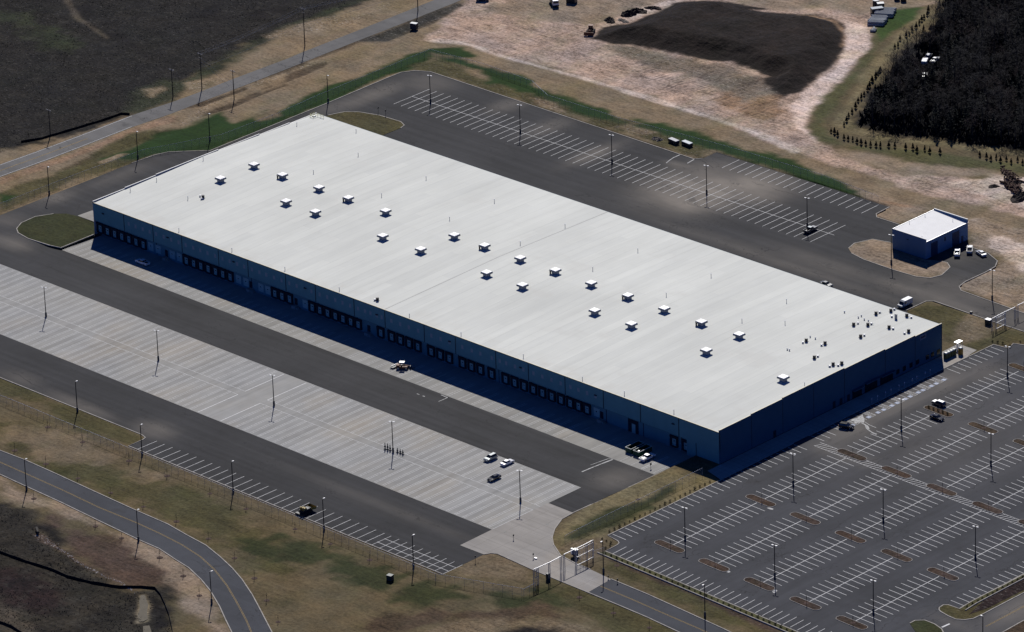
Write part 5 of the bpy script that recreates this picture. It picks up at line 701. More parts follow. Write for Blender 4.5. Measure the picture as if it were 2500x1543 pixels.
for k, l in ((10, 'twin headed car park pole nearest the corner of the warehouse'), (11, 'twin headed car park pole in the middle of the third row'), (12, 'twin headed car park pole by the right hand drive'), (13, 'twin headed car park pole in the third row near the front edge'), (14, 'twin headed car park pole behind the accessible bays'), (15, 'twin headed car park pole beyond the crosswalk on the right'), (16, 'twin headed car park pole at the far top corner of the car park'), (17, 'twin headed car park pole beside the left front planting island')): pole(*POLES[k], 'd', .2, l, g3)
pole(101.0, -45.9, 'd', .2, 'twin headed car park pole in the row nearest the bottom of the photo', g3)
for i, k in enumerate((18, 19, 20, 21, 22)): pole(*POLES[k], 'd', .3, 'twin headed pole of the rear lot, %s from the left' % ORD[i] if i < 4 else 'twin headed pole of the rear lot with a dark pickup at its base', g4)
for k, l in ((23, 'light pole in front of the small building'), (24, 'light pole beside the road before the rear gate')): pole(*POLES[k], 'd', .3, l, g4)
for (x, y), l in zip(POLES_W, ('light pole on the left verge with its shadow on the asphalt', 'light pole on the far left grass verge', 'light pole on the green bank behind the far corner')): pole(x, y, 's', 0, l, g5)
pole(*POLE_HID[0], 's', 0, 'light pole rising behind the far left roof edge', g5)
for (x, y), l in zip(POLES_ROAD, ('light pole at the left edge of the lower left road', 'light pole at the middle of the lower left road', 'light pole inside the bend of the lower left road')): pole(x, y, 's', 1.2, l, g5)
for (x, y), l in zip(POLES_ENTRY, ('light pole beside the end of the concrete entrance drive', 'light pole on the verge between entrance road and car park')): pole(x, y, 's', -1.5, l, g5)
pole(*POLES_RB[0], 's', 3, 'light pole at the bottom right corner beside the road', g5)
# ------------------------------------------------------------------ utility poles and wires
ulab = ['tall wooden utility pole with wires, right of the short pole on the country road', 'shorter wooden utility pole at the edge of the scrub beside the country road', 'wooden utility pole between the country road and the green strip', 'wooden utility pole above the left end of the country road', 'tallest wooden utility pole at the upper middle of the country road']
for (x, y, h), l in zip(UTIL + [(UTIL2[0][0], UTIL2[0][1], 13)], ulab + ['wooden utility pole cut by the top edge of the photo']):
    t = empty('utility_pole', (x, y, 0), 0, l, 'utility pole', 'utility poles along the country road'); b = MB(); b.cyl(0, 0, -.5, h, .19, .12, 8); b.build('pole', M_WOOD, t)
    b = MB(); b.box(0, 0, h - .55, 2.6, .14, .16); b.build('crossarm', mat('weathered_wood', (.3, .28, .25), .9), t)
    if h > 11.2: b = MB(); b.box(0, 0, h - 2.0, 1.6, .12, .12); b.build('lower_crossarm', mat('weathered_wood'), t) if False else b.build('lower_crossarm', MATS['weathered_wood'], t)
    b = MB(); [b.cyl(s, 0, h - .4, h - .15, .06, None, 6) for s in (-1.15, -.4, .4, 1.15)]; b.build('insulators', M_LAMP, t)
WIRE = mat('aluminium_wire', (.42, .43, .42), .5, .05, 1, .3)
def wire(name, pts, label, r=.028):
    b = MB()
    for p, q, sag in pts:
        P = [Vector(p).lerp(Vector(q), k / 10) - Vector((0, 0, sag * 4 * (k / 10) * (1 - k / 10))) for k in range(11)]
        for a, c in zip(P[:-1], P[1:]): b.tube(a, c, r, None, 4, False)
    return tag(b.build(name, WIRE), label, 'wire', 'overhead wires along the country road')
(u1, u5, u6) = (UTIL[0], UTIL[4], (UTIL2[0][0], UTIL2[0][1], 13)); far = (-345, 300, 13)
for k, dxx in enumerate((-1.15, .4, 1.15)):
    wire('power_line', [((u1[0] + dxx, u1[1], u1[2] - .15), (u5[0] + dxx, u5[1], u5[2] - .15), .7), ((u5[0] + dxx, u5[1], u5[2] - .15), (u6[0] + dxx, u6[1], u6[2] - .15), .7), ((u6[0] + dxx, u6[1], u6[2] - .15), (far[0] + dxx, far[1], far[2]), .9)], '%s wire strung between the tall utility poles' % ('leftmost', 'middle', 'rightmost')[k])
wire('telephone_line', [((u1[0], u1[1], 8.3), (u5[0], u5[1], 9), .9), ((u5[0], u5[1], 9), (u6[0], u6[1], 8.5), .9)], 'single lower wire hung below the tall utility pole wires')
wire('guy_wire', [((u1[0], u1[1], 12), (u1[0] + 7, u1[1] + 10, .1), 0), ((u1[0], u1[1], 10.8), (u1[0] + 6, u1[1] + 8, .1), 0)], 'slanting guy wires beside the tall utility pole')
# ------------------------------------------------------------------ fences and gates
def fence(pts, label, h=2.5, step=3.0, rail=True):
    t = empty('chain_link_fence', (pts[0][0], pts[0][1], 0), 0, label, 'fence', 'chain link fences of the site'); o = Vector((pts[0][0], pts[0][1], 0)); L = 0; posts = []
    for a, c in zip(pts[:-1], pts[1:]):
        d = math.hypot(c[0] - a[0], c[1] - a[1]); k = max(1, round(d / step))
        for i in range(k): posts.append((a[0] + (c[0] - a[0]) * i / k, a[1] + (c[1] - a[1]) * i / k))
    posts.append(pts[-1]); posts = [p for p in posts if on_screen(p[0], p[1], 1, .05)]
    if len(posts) > 98: posts = posts[::2]
    pm = None
    for p in posts:
        z = gz(*p); z = z if z > -.05 else 0
        if pm is None: b = MB(); b.cyl(0, 0, -.2, h + .05, .036, None, 6); q = b.build('post', M_DARKG, t); pm = q.data
        else: q = bpy.data.objects.new('post', pm); COL.objects.link(q); q.parent = t
        q.location = (p[0] - o.x, p[1] - o.y, z)
    b = MB(); f = MB()
    for a, c in zip(posts[:-1], posts[1:]):
        za, zc = max(gz(*a), 0), max(gz(*c), 0)
        b.tube((a[0] - o.x, a[1] - o.y, za + h), (c[0] - o.x, c[1] - o.y, zc + h), .045, None, 5, False)
        f.add([(a[0] - o.x, a[1] - o.y, za + .03), (c[0] - o.x, c[1] - o.y, zc + .03), (c[0] - o.x, c[1] - o.y, zc + h - .06), (a[0] - o.x, a[1] - o.y, za + h - .06)], [(0, 1, 2, 3)])
    b.build('top_rail', M_GALV, t); f.build('mesh_fabric', M_FENCE, t)
M_DARKG = mat('fence_post_grey', (.26, .26, .25), .6)
for p, l in zip(FENCES, ('long chain link fence between the lower lawn and the truck court', 'short chain link fence from the court corner to the entrance gate', 'chain link fence along the grass wedge beside the car park', 'chain link fence through the green strip at the far left', 'chain link fence along the green swale behind the rear lot', 'short chain link fence behind the entrance gate')): fence(p, l)
def gate(pts, label, h, leaf, cat='gate'):
    """pts: posts along a line; leaf = index pairs with a framed leaf, other spans carry only the overhead track"""
    o = Vector((pts[0][0], pts[0][1], 0)); t = empty('sliding_gate', (o.x, o.y, 0), 0, label, cat, 'tall sliding gates')
    for p in pts:
        for s in (-.3, .3): b = MB(); b.box(p[0] - o.x, p[1] - o.y + s, -.2, .15, .15, h + .2); b.build('gate_post', M_GATEP, t)
    b = MB()
    for a, c in zip(pts[:-1], pts[1:]): b.tube((a[0] - o.x, a[1] - o.y, h), (c[0] - o.x, c[1] - o.y, h), .11)
    b.build('overhead_track', M_GALVB, t)
    for i in leaf:
        a, c = Vector((*pts[i], 0)) - o, Vector((*pts[i + 1], 0)) - o; lf = MB(); dv = (c - a).normalized()
        for z in (.12, h * .5, h - .55): lf.tube(a + Vector((.25, 0, z)), c + Vector((.25, 0, z)), .07)
        n_ = max(2, round((c - a).length / 1.5))
        for k in range(n_ + 1): q = a.lerp(c, k / n_); lf.tube(q + Vector((.25, 0, .12)), q + Vector((.25, 0, h - .55)), .035, None, 5)
        lf.build('gate_leaf', M_GALVB, t); f = MB(); f.add([a + Vector((.25, 0, .15)), c + Vector((.25, 0, .15)), c + Vector((.25, 0, h - .6)), a + Vector((.25, 0, h - .6))], [(0, 1, 2, 3)]); f.build('leaf_mesh', M_FENCE, t)
M_GATEP = mat('gate_post_steel', (.36, .36, .35), .5, .1, 3, .3); M_GALVB = mat('bright_galvanised', (.72, .72, .72), .35, .05, 3, .2)
gate(GATE1, 'tall sliding gate at the left side of the entrance drive', 5.5, [0, 1 - 1]); gate(GATE2, 'tall sliding gate at the right side of the entrance drive', 5.5, [1, 2]); gate(GATE3, 'tall sliding gate on the near side of the rear road', 4.4, [1]); gate(GATE4, 'tall sliding gate on the far side of the rear road', 4.4, [1])
def silt(pts, label):
    b = MB(); P = []
    for a, c in zip(pts[:-1], pts[1:]):
        k = max(1, int(math.hypot(c[0] - a[0], c[1] - a[1]) / 2)); P += [(a[0] + (c[0] - a[0]) * i / k, a[1] + (c[1] - a[1]) * i / k) for i in range(k)]
    P.append(pts[-1]); t = empty('silt_fence', (P[0][0], P[0][1], 0), 0, label, 'silt fence', 'black silt fences'); vs = []; fs = []
    for i, (x, y) in enumerate(P):
        z = gz(x, y); h = .72 + .06 * math.sin(i * 1.7); x -= P[0][0]; y -= P[0][1]; q = .03
        vs += [(x - q, y - q, z - .15), (x - q, y - q, z + h), (x + q, y + q, z + h), (x + q, y + q, z - .15)]
        if i: fs += [(4 * i - 4 + k, 4 * i + k, 4 * i + k + 1, 4 * i - 3 + k) for k in range(3)]
    MB().add(vs, fs).build('fabric', M_SILT, t)
    for i in range(0, len(P), 6): b = MB(); b.box(P[i][0] - P[0][0], P[i][1] - P[0][1] + .07, gz(*P[i]) - .2, .06, .06, 1.3); b.build('stake', M_WOOD, t)
for p, l in zip(SILT, ('black silt fence along the edge of the upper scrub field', 'long black silt fence through the lower left ravine', 'black silt fence at the bottom left corner')): silt(p, l)
# ------------------------------------------------------------------ vehicles (x forward, origin on the ground at the centre)
def wheels(t, xs, w, r=.34, dual=False):
    for x in xs:
        for s in (-1, 1):
            b = MB(); b.tube((x, s * (w - .22), r), (x, s * w, r), r, None, 14); o = b.build('wheel', M_TYRE, t); b = MB(); b.tube((x, s * (w - .05), r), (x, s * (w + .012), r), r * .58, None, 10); b.build('rim', M_RIM, o)
def lights(t, xf, xr, w, z, zr):
    for s in (-1, 1): b = MB(); b.box(xf, s * (w - .25), z, .08, .36, .15); b.build('headlight', M_HEAD, t); b = MB(); b.box(xr, s * (w - .2), zr, .08, .26, .2); b.build('tail_light', M_RED, t)
def car(name, kind, loc, rz, paint, label, cat, roofpaint=None, load=None):
    t = empty(name, loc, rz, label, cat)
    if kind == 'sedan':
        b = MB(); b.prof([(-2.38, .3), (-2.42, .7), (-2.3, .96), (-1.55, 1.02), (.95, .98), (2.05, .84), (2.36, .66), (2.4, .34)], .9, .1); bd = b.build('body', paint, t)
        b = MB(); b.loft(-1.75, 1.05, .8, .95, -1.05, .3, .6, 1.38); b.build('glasshouse', M_GLASS, t); b = MB(); b.loft(-1.1, .34, .62, 1.37, -.95, .2, .55, 1.44); b.build('roof', roofpaint or paint, t); wheels(t, (-1.42, 1.45), .9); lights(t, 2.36, -2.38, .9, .55, .68)
        b = MB(); [b.box(.7, s * .97, .95, .18, .16, .12) for s in (-1, 1)]; b.build('mirrors', paint, t)
    elif kind == 'suv':
        b = MB(); b.prof([(-2.35, .36), (-2.38, .95), (-2.25, 1.12), (.85, 1.12), (1.95, 1.0), (2.32, .82), (2.36, .4)], .95, .1); b.build('body', paint, t)
        b = MB(); b.loft(-2.25, 1.1, .88, 1.08, -1.95, .35, .7, 1.66); b.build('glasshouse', M_GLASS, t); b = MB(); b.loft(-2.02, .42, .73, 1.64, -1.9, .3, .66, 1.74); b.build('roof', roofpaint or paint, t); wheels(t, (-1.4, 1.42), .95, .38); lights(t, 2.32, -2.34, .95, .7, .9)
        b = MB(); [b.box(.8, s * 1.02, 1.1, .2, .16, .16) for s in (-1, 1)]; b.build('mirrors', paint, t); b = MB(); [b.box(-.8, s * .6, 1.74, 1.9, .05, .06) for s in (-1, 1)]; b.build('roof_rack', M_DARK, t)
    elif kind == 'pickup':
        b = MB(); b.prof([(-2.85, .5), (-2.88, .75), (-2.8, .92), (2.5, .92), (2.86, .8), (2.88, .5)], .97, .06); b.build('body', paint, t)
        b = MB(); b.loft(.55, 2.85, .96, .88, .75, 2.6, .9, 1.16); b.build('bonnet', paint, t)
        b = MB(); b.loft(-.95, 1.35, .93, .9, -.8, .5, .74, 1.72); b.build('glasshouse', M_GLASS, t); b = MB(); b.loft(-.9, .58, .78, 1.7, -.8, .42, .7, 1.8); b.build('roof', roofpaint or paint, t)
        b = MB(); b.loft(-.97, 1.2, .96, .88, -.95, 1.0, .95, 1.15); b.build('door_panel', paint, t)
        b = MB(); b.box(-1.92, .9, .9, 1.85, .14, .38); b.box(-1.92, -.9, .9, 1.85, .14, .38); b.box(-2.82, 0, .9, .12, 1.94, .36); b.build('bed_side', paint, t); b = MB(); b.box(-1.9, 0, .925, 1.75, 1.6, .03); b.build('bed_floor', M_DARK, t)
        wheels(t, (-1.75, 1.85), .97, .4); lights(t, 2.86, -2.88, .95, .75, .85); b = MB(); [b.box(.95, s * 1.06, 1.12, .2, .22, .2) for s in (-1, 1)]; b.build('mirrors', M_DARK, t)
        if load: b = MB(); [b.box(-1.9 + .45 * k, .1 * (-1) ** k, .95, .35, .9 - .2 * k, .22 + .1 * k, .3 * k) for k in range(3)]; b.build('load', load, t)
    elif kind == 'van':
        b = MB(); b.prof([(-2.8, .4), (-2.85, 2.1), (-2.7, 2.3), (.9, 2.3), (1.55, 1.95), (2.05, 1.2), (2.75, 1.0), (2.85, .45)], 1.0, .1); b.build('body', paint, t)
        b = MB(); b.loft(1.45, 2.12, .86, 1.2, 1.15, 1.62, .8, 1.98); b.build('windscreen', M_GLASS, t); b = MB(); [b.box(.95, s * .985, 1.3, .9, .06, .55) for s in (-1, 1)]; b.build('side_window', M_GLASS, t); wheels(t, (-1.8, 1.85), 1.0, .38); lights(t, 2.82, -2.84, 1.0, .75, 1.0)
    return t
P_WH = carpaint('white', (.78, .78, .77)); P_BK = carpaint('black', (.012, .013, .016), .15); P_GY = carpaint('grey', (.22, .25, .26)); P_SV = carpaint('silver', (.5, .51, .52)); P_NV = carpaint('navy', (.02, .028, .045)); P_DG = carpaint('charcoal', (.05, .055, .06))
def at(n, dx=0, dy=0, z=0): p = PT[n]; return (p[0] + dx, p[1] + dy, z)
H = math.pi / 2
car('parked_suv', 'suv', at('suv_grey', .3, .6), -H, P_GY, 'grey estate car on the trailer yard with its nose towards the camera', 'car')
car('parked_car', 'sedan', at('sedan_white', .1, .3), H, P_WH, 'white sedan on the trailer yard beside the grey estate car', 'car')
car('parked_car', 'sedan', at('sedan_black', .4, .5), -H, P_BK, 'black sedan on the trailer yard below the white sedan', 'car')
car('pickup_truck', 'pickup', (PT['pickup_shadow'][0] + .2, PT['pickup_shadow'][1], -.9), math.pi, P_WH, 'white pickup in the deep shadow of the left docks', 'pickup truck')
car('pickup_truck', 'pickup', at('pickup_white', .5, .2, -.82), H, P_WH, 'white pickup half in shadow beside two green dumpsters', 'pickup truck', None, M_GALV)
car('pickup_truck', 'pickup', at('pickup_far', 1.0, .8), H + .06, P_NV, 'dark pickup under a light pole in the rear lot', 'pickup truck', P_GY)
car('pickup_truck', 'pickup', at('pickup_sb1', .5, .3), math.radians(128), P_WH, 'white pickup with a loaded bed outside the small building', 'pickup truck', None, M_GALV)
car('pickup_truck', 'pickup', at('pickup_sb2', 0, 1.2), math.radians(128), P_SV, 'silver pickup with an empty bed outside the small building', 'pickup truck')
car('parked_car', 'sedan', at('sedan_sb'), math.radians(160), P_SV, 'silver sedan parked across the drive by the small building', 'car')
car('delivery_van', 'van', at('van', -.3, .6), -H, P_SV, 'white panel van behind the right end of the warehouse', 'van')
car('parked_suv', 'suv', at('suv_lot', .3, .3), math.pi, P_NV, 'dark suv with a white roof and bonnet beside a planting island', 'car', P_WH)
b = MB(); b.loft(1.0, 2.2, .82, 1.1, 1.05, 2.1, .78, 1.16); o = b.build('bonnet', P_WH, bpy.data.objects['parked_suv.001'])
car('parked_car', 'sedan', at('sedan_lot', .3, .3), 0, P_BK, 'black sedan in the car park below the white roofed suv', 'car')
car('parked_suv', 'suv', at('suv_shadow', .2, .4), .35, P_BK, 'black suv at the edge of the end wall shadow', 'car')
car('parked_car', 'sedan', (PT['car_behind'][0], PT['car_behind'][1], 0), 0, P_DG, 'dark car mostly hidden behind the rear roof edge', 'car')
car('parked_suv', 'suv', (*WOODV[0], .0), 2.0, P_WH, 'white suv farthest back in the clearing in the woods', 'car'); car('delivery_van', 'van', (*WOODV[1], .0), 2.1, P_WH, 'white van in the middle of the clearing in the woods', 'van'); car('pickup_truck', 'pickup', (*WOODV[2], .0), 1.9, P_WH, 'white pickup right of the white van in the woods', 'pickup truck', None, M_GALV); car('parked_car', 'sedan', (*WOODV[3], .0), 2.2, P_WH, 'white car alone in the woods below the other white vehicles', 'car')
CATY = mat('machine_yellow', (.30, .22, .05), .6, .3, 1.5); CATO = mat('machine_orange', (.16, .06, .025), .6, .3, 1.5); GREEN = mat('dumpster_green', (.012, .06, .03), .6, .2, 1)
# forklift
t = empty('telehandler', at('forklift', 0, 0, -.86), math.radians(35), 'dark orange telehandler with a pale roof at the edge of the dock shadow', 'forklift')
b = MB(); b.box(-.2, 0, .45, 3.6, 1.5, .7); b.box(-1.5, 0, 1.1, 1.0, 1.5, .55); b.build('chassis', CATO, t); b = MB(); [b.tube((x, y, 1.1), (x, y, 2.55), .05) for x in (-.8, .5) for y in (-.6, .6)]; b.build('cab_frame', M_DARK, t); b = MB(); b.box(-.15, 0, 2.55, 1.7, 1.45, .1); b.build('cab_roof', P_WH, t); b = MB(); b.box(-.3, 0, 1.15, .5, .6, .5); b.build('seat', M_DARK, t)
wheels(t, (-1.3, 1.3), .95, .6); b = MB(); b.tube((-1.4, .5, 1.5), (2.6, .5, 1.0), .16); b.build('boom', CATO, t); b = MB(); [b.box(3.2, y, .3, 1.5, .14, .08) for y in (-.1, .8)]; b.box(2.55, .4, .3, .15, 1.3, .9); b.build('fork', M_DARK, t)
t = empty('flatbed_trailer', at('pallet', 0, 0, -.8), H, 'low dark flat trailer with a pale rail beside the telehandler', 'trailer')
b = MB(); b.box(0, 0, .45, 3.4, 1.3, .18); b.box(-2.0, 0, .45, .9, .12, .1); b.build('deck', M_DARK, t); b = MB(); b.box(.2, .5, .65, 2.8, .12, .2); b.build('rail', M_GALVB, t); wheels(t, (0,), .78, .3)
# paver
t = empty('road_paver', at('paver', .6, .4, 0), H, 'yellow and black road paving machine in a front stall', 'construction machine')
for s in (-1, 1): b = MB(); b.prof([(-1.9, .15), (-2.2, .5), (-1.9, .9), (1.6, .9), (1.9, .5), (1.6, .15)], .22, .03); o = b.build('track', M_TYRE, t); o.location = (0, s * 1.05, 0)
b = MB(); b.box(-.2, 0, .7, 3.4, 1.7, .9); b.build('hull', M_DARK, t); b = MB(); b.box(-.9, 0, 1.6, 1.5, 1.6, .5, 0, .85, .9); b.build('engine_cover', CATY, t); b = MB(); b.add([(1.3, -.7, .8), (3.0, -1.4, .7), (3.0, 1.4, .7), (1.3, .7, .8), (1.2, -1.3, 1.7), (3.2, -1.6, 1.6), (3.2, 1.6, 1.6), (1.2, 1.3, 1.7)], [(3, 2, 1, 0), (0, 1, 5, 4), (2, 3, 7, 6), (1, 2, 6, 5), (3, 0, 4, 7)]); b.build('hopper', CATY, t)
b = MB(); b.box(-2.5, 0, .2, .9, 3.2, .6); b.build('screed', M_DARK, t); b = MB(); b.box(-1.6, .4, 1.65, .5, .5, .9); b.box(-1.6, -.5, 1.65, .5, .5, .9); b.build('seat', CATY, t); b = MB(); [b.tube((x, y, 1.6), (x, y, 2.9), .04) for x in (-2.2, -.8) for y in (-.8, .8)]; b.build('canopy_post', M_DARK, t); b = MB(); b.cyl(.4, .5, 1.6, 2.4, .07); b.build('exhaust', M_DARK, t)
# dumpsters
for i, (n_, l) in enumerate((('dump1', 'green open roll off dumpster, the left one of the pair'), ('dump2', 'green open roll off dumpster with pale debris next to the white pickup'))):
    t = empty('dumpster', at(n_, .6, .6, -.85), H, l, 'dumpster', 'green dumpsters'); b = MB(); W2, L2 = 1.2, 3.0
    for s in (-1, 1): b.box(0, s * W2, .3, 2 * L2, .1, 1.5); b.box(s * (L2 - .05), 0, .3, .1, 2 * W2 - .1, 1.5)
    b.box(0, 0, .3, 2 * L2 - .2, 2 * W2 - .1, .1); b.build('bin', GREEN, t); b = MB(); [b.box(0, s * W2, 1.8, 2 * L2 + .1, .16, .08) for s in (-1, 1)]; [b.box(s * L2, 0, 1.8, .16, 2 * W2, .085) for s in (-1, 1)]; b.build('rim', mat('worn_rim', (.5, .52, .5), .6, .2), t)
    b = MB(); [b.box(x, s * (W2 + .06), .3, .1, .06, 1.45) for x in (-2.2, -1.1, 0, 1.1, 2.2) for s in (-1, 1)]; b.build('rib', GREEN, t)
    if i: b = MB(); [b.box(-2.2 + .7 * k, .5 - .3 * k, .45, .6, .5, .7 + .3 * (k % 2), k) for k in range(4)]; b.build('debris', M_GALVB, t)
# jack stands round the yard pole
j0 = empty('jack_stand', (0, 0, 0), 0, 'x', 'jack stand'); b = MB(); b.tube((0, 0, 0.02), (0, 0, 1.75), .16, .12, 8); b.build('column', M_SEAL, j0); b = MB(); b.box(0, 0, 0, .8, .6, .12); b.box(0, 0, .55, .55, .3, .4); b.build('foot', M_SEAL, j0)
for i in range(6):
    o = j0 if i == 0 else dup(j0, (0, 0, 0)); p = PT['jack%d' % i]; o.location = (p[0], p[1], .03); o.scale = (1, 1, (1.25, 1.25, 1.1, .85, .8, .85)[i]); tag(o, '%s black jack stand %s of the yard light pole' % (('leftmost', 'middle', 'nearest')[i] if i < 3 else ('nearest', 'middle', 'rightmost')[i - 3], 'left' if i < 3 else 'right'), 'jack stand', 'black jack stands at the yard pole')
# bulldozer
t = empty('bulldozer', at('dozer', 0, 0, gz(*PT['dozer'])), math.radians(-60), 'rust orange bulldozer at the left foot of the dark earth mound', 'bulldozer')
for s in (-1, 1): b = MB(); b.prof([(-2.0, .1), (-2.4, .6), (-2.0, 1.1), (1.6, 1.1), (2.0, .6), (1.6, .1)], .28, .04); o = b.build('track', M_TYRE, t); o.location = (0, s * 1.15, 0)
b = MB(); b.box(.9, 0, .8, 2.0, 1.3, 1.1); b.box(-1.4, 0, .8, 1.4, 1.5, .9); b.build('body', CATO, t); b = MB(); b.box(-.6, 0, 1.7, 1.5, 1.5, 1.3, 0, .9, .9); b.build('cab', CATO, t); b = MB(); b.box(-.6, 0, 3.0, 1.8, 1.8, .1); b.build('cab_roof', CATO, t); b = MB(); b.cyl(1.2, .3, 1.9, 2.9, .08); b.cyl(1.2, -.3, 1.9, 2.7, .06); b.build('exhaust', M_DARK, t); b = MB(); b.box(2.9, 0, .15, .2, 3.6, 1.3); b.box(2.0, 1.5, .5, 1.8, .15, .25); b.box(2.0, -1.5, .5, 1.8, .15, .25); b.build('blade', CATO, t); b = MB(); b.box(-2.6, 0, .4, .25, .3, 1.4); b.build('ripper', M_DARK, t)
t = empty('dump_truck', at('truck_top', 0, 0, gz(*PT['truck_top'])), math.radians(-35), 'dark dump truck with a white cab at the top edge of the photo', 'truck')
b = MB(); b.box(0, 0, .6, 7.5, 2.2, .35); b.build('chassis', M_DARK, t); b = MB(); b.box(2.6, 0, .95, 1.9, 2.3, 1.7, 0, .85, .9); cb = b.build('cab', P_WH, t); b = MB(); b.box(3.35, 0, 1.7, .5, 2.0, .7); b.build('windscreen', M_GLASS, cb); b = MB(); b.box(-1.2, 0, .95, 5, 2.4, 1.5, 0, 1.05, 1.1); b.build('bed', P_DG, t); wheels(t, (-2.6, -1.4, 2.8), 1.15, .5)
t = empty('storage_container', at('cube_top', 2, 2, 0), .3, 'dark box container behind the dump truck at the top edge', 'container'); b = MB(); b.box(0, 0, .1, 3.5, 2.4, 2.5); b.build('box', M_DARK, t); b = MB(); b.box(1.78, 0, .3, .06, 2.1, 2.1); b.build('door', P_DG, t)
t = empty('work_van', at('van_top', 0, 0, 0), .6, 'dark vehicle cut by the top edge right of the country road', 'van'); b = MB(); b.prof([(-2.4, .4), (-2.4, 1.9), (1.0, 1.9), (1.8, 1.1), (2.4, 1.0), (2.4, .4)], .95); b.build('body', P_NV, t); wheels(t, (-1.5, 1.5), .97, .36)
# boxes, bins and site clutter
def crate(name, loc, rz, size, m, mt, label, cat, extra=None, group=None):
    t = empty(name, loc, rz, label, cat, group); a, c, h = size; b = MB(); b.box(0, 0, .08, a, c, h); b.build('body', m, t); b = MB(); b.box(0, 0, .08 + h, a + .12, c + .12, .1, 0, .96, .96); b.build('lid', mt, t); b = MB(); b.box(0, 0, 0, a * .9, c * .9, .08); b.build('skid', M_DARK, t)
    if extra == 'wheels': wheels(t, (-a * .25, a * .25), c / 2 + .12, .3); b = MB(); b.tube((a / 2, 0, .35), (a / 2 + 1.2, 0, .35), .05); b.build('tow_bar', M_DARK, t)
    if extra == 'door': b = MB(); b.box(a / 2 + .02, 0, .2, .05, c * .7, h * .8); b.build('door', M_DARK, t)
    return t
BROWN = mat('brown_panel', (.06, .05, .045), .8); M_UT = mat('utility_green', (.02, .035, .03), .6); PALEG = mat('pale_grey_panel', (.55, .57, .55), .5)
crate('site_box', at('box_road', 0, 0, 0), .3, (2.6, 1.6, 2.2), BROWN, PALEG, 'brown site box with a pale lid beside the country road', 'box', 'door')
crate('transformer_box', at('utilbox', 0, .3, 0), .2, (1.7, 1.5, 1.6), M_UT, mat('utility_top', (.04, .06, .055), .5), 'dark green transformer box on the lawn before the fence', 'utility box', 'door')
crate('storage_bin', at('bin1', 0, 0, 0), -.12, (4.2, 1.7, 1.15), P_NV, mat('bin_lid_grey', (.42, .43, .45), .6, .3), 'dark trailer bin with a mottled grey top behind the rear kerb, left one', 'bin', 'wheels', 'bins behind the rear lot')
crate('storage_bin', at('bin2', 0, 0, 0), -.12, (4.2, 1.7, 1.15), P_NV, mat('bin_lid_pale', (.52, .57, .6), .6, .1), 'dark trailer bin with a clean pale top behind the rear kerb, right one', 'bin', 'wheels', 'bins behind the rear lot')
crate('generator', at('genbox', 0, .5, 0), .1, (1.9, 1.5, 1.6), mat('dark_olive', (.04, .045, .035), .6), P_WH, 'small olive generator with a white lid beside the rear gate', 'generator', 'door')
crate('cabinet', at('gatebox', .2, .2, 0), 0, (.8, 1.0, 1.8), M_UT, M_DARK, 'dark green gate control cabinet behind the left entrance gate', 'cabinet', 'door')
ROCK = mat('rubble', (.16, .14, .12), .95, .4, 2)
def heap(name, loc, r, h, m, label, cat, group=None, n=34):
    vs = []; fs = []; k = 9; sd_ = random.random() * 50
    for j in range(k):
        u = j / (k - 1); rr = r * (1 - u ** 1.1 * .97)
        for i in range(n):
            t_ = 2 * math.pi * i / n; q = 1 + .28 * math.sin(2 * t_ + sd_) + .14 * math.sin(5 * t_ + sd_ * 2) + .10 * (random.random() - .5); x = rr * q * math.cos(t_); y = rr * q * .7 * math.sin(t_)
            z = h * math.sin(u * math.pi / 2) ** 1.2 * (.75 + .3 * float(wob(x, y, .12, sd_))) + .22 * (random.random() - .5) * h * (j > 0); vs.append((x, y, z - .12 if j else -.35))
    for j in range(k - 1): fs += [(j * n + i, j * n + (i + 1) % n, (j + 1) * n + (i + 1) % n, (j + 1) * n + i) for i in range(n)]
    fs.append(tuple(range((k - 1) * n, k * n))); o = MB().add(vs, fs).build(name, m); o.location = loc; o.rotation_euler = (0, 0, random.random() * 3); return tag(o, label, cat, group)
LOG = mat('log_bark', (.07, .04, .03), .95, .5, 1.5)
def logpile(loc, L, n, rz, label):
    b = MB()
    for k in range(n):
        x, y = random.gauss(0, L * .28), random.gauss(0, L * .09); a = random.gauss(0, .5); l = 1.2 + 2.2 * random.random(); z = .25 + max(0, 1.3 - abs(x) / L * 2.2) * random.random(); d = Vector((math.cos(a) * l / 2, math.sin(a) * l / 2, random.gauss(0, .25))); b.tube(Vector((x, y, z)) - d, Vector((x, y, z)) + d, .14 + .22 * random.random(), None, 7)
    o = b.build('timber_pile', LOG); o.location = loc; o.rotation_euler = (0, 0, rz); return tag(o, label, 'timber pile', 'debris piles at the right edge')
heap('rubble_heap', at('rub1', 0, 0, 0), 1.9, .9, ROCK, 'dark rubble heap behind the rear kerb, left of the pair', 'rubble heap'); heap('rubble_heap', at('rub2', 0, 0, 0), 1.6, .8, ROCK, 'small rubble heap topped with pale planks behind the rear kerb', 'rubble heap')
SOIL = mat('dark_soil', (.035, .026, .022), .95, .4, 1)
for i, (l, r, h) in enumerate((('red brown soil pile between the bulldozer and the pale track', 3.2, 1.7), ('dark soil pile, the blackest one near the top of the mound', 3.4, 2.4), ('brown soil pile behind the blackest pile', 3.8, 2.0), ('low pale soil pile beside the earth mound', 2.6, .8), ('soil pile at the top left edge of the mound', 3.0, 1.2))):
    p = PT['pile%d' % i]; heap('soil_pile', (*p, gz(*p)), r, h, SOIL if i != 3 else ROCK, l, 'soil pile', 'soil piles by the mound')
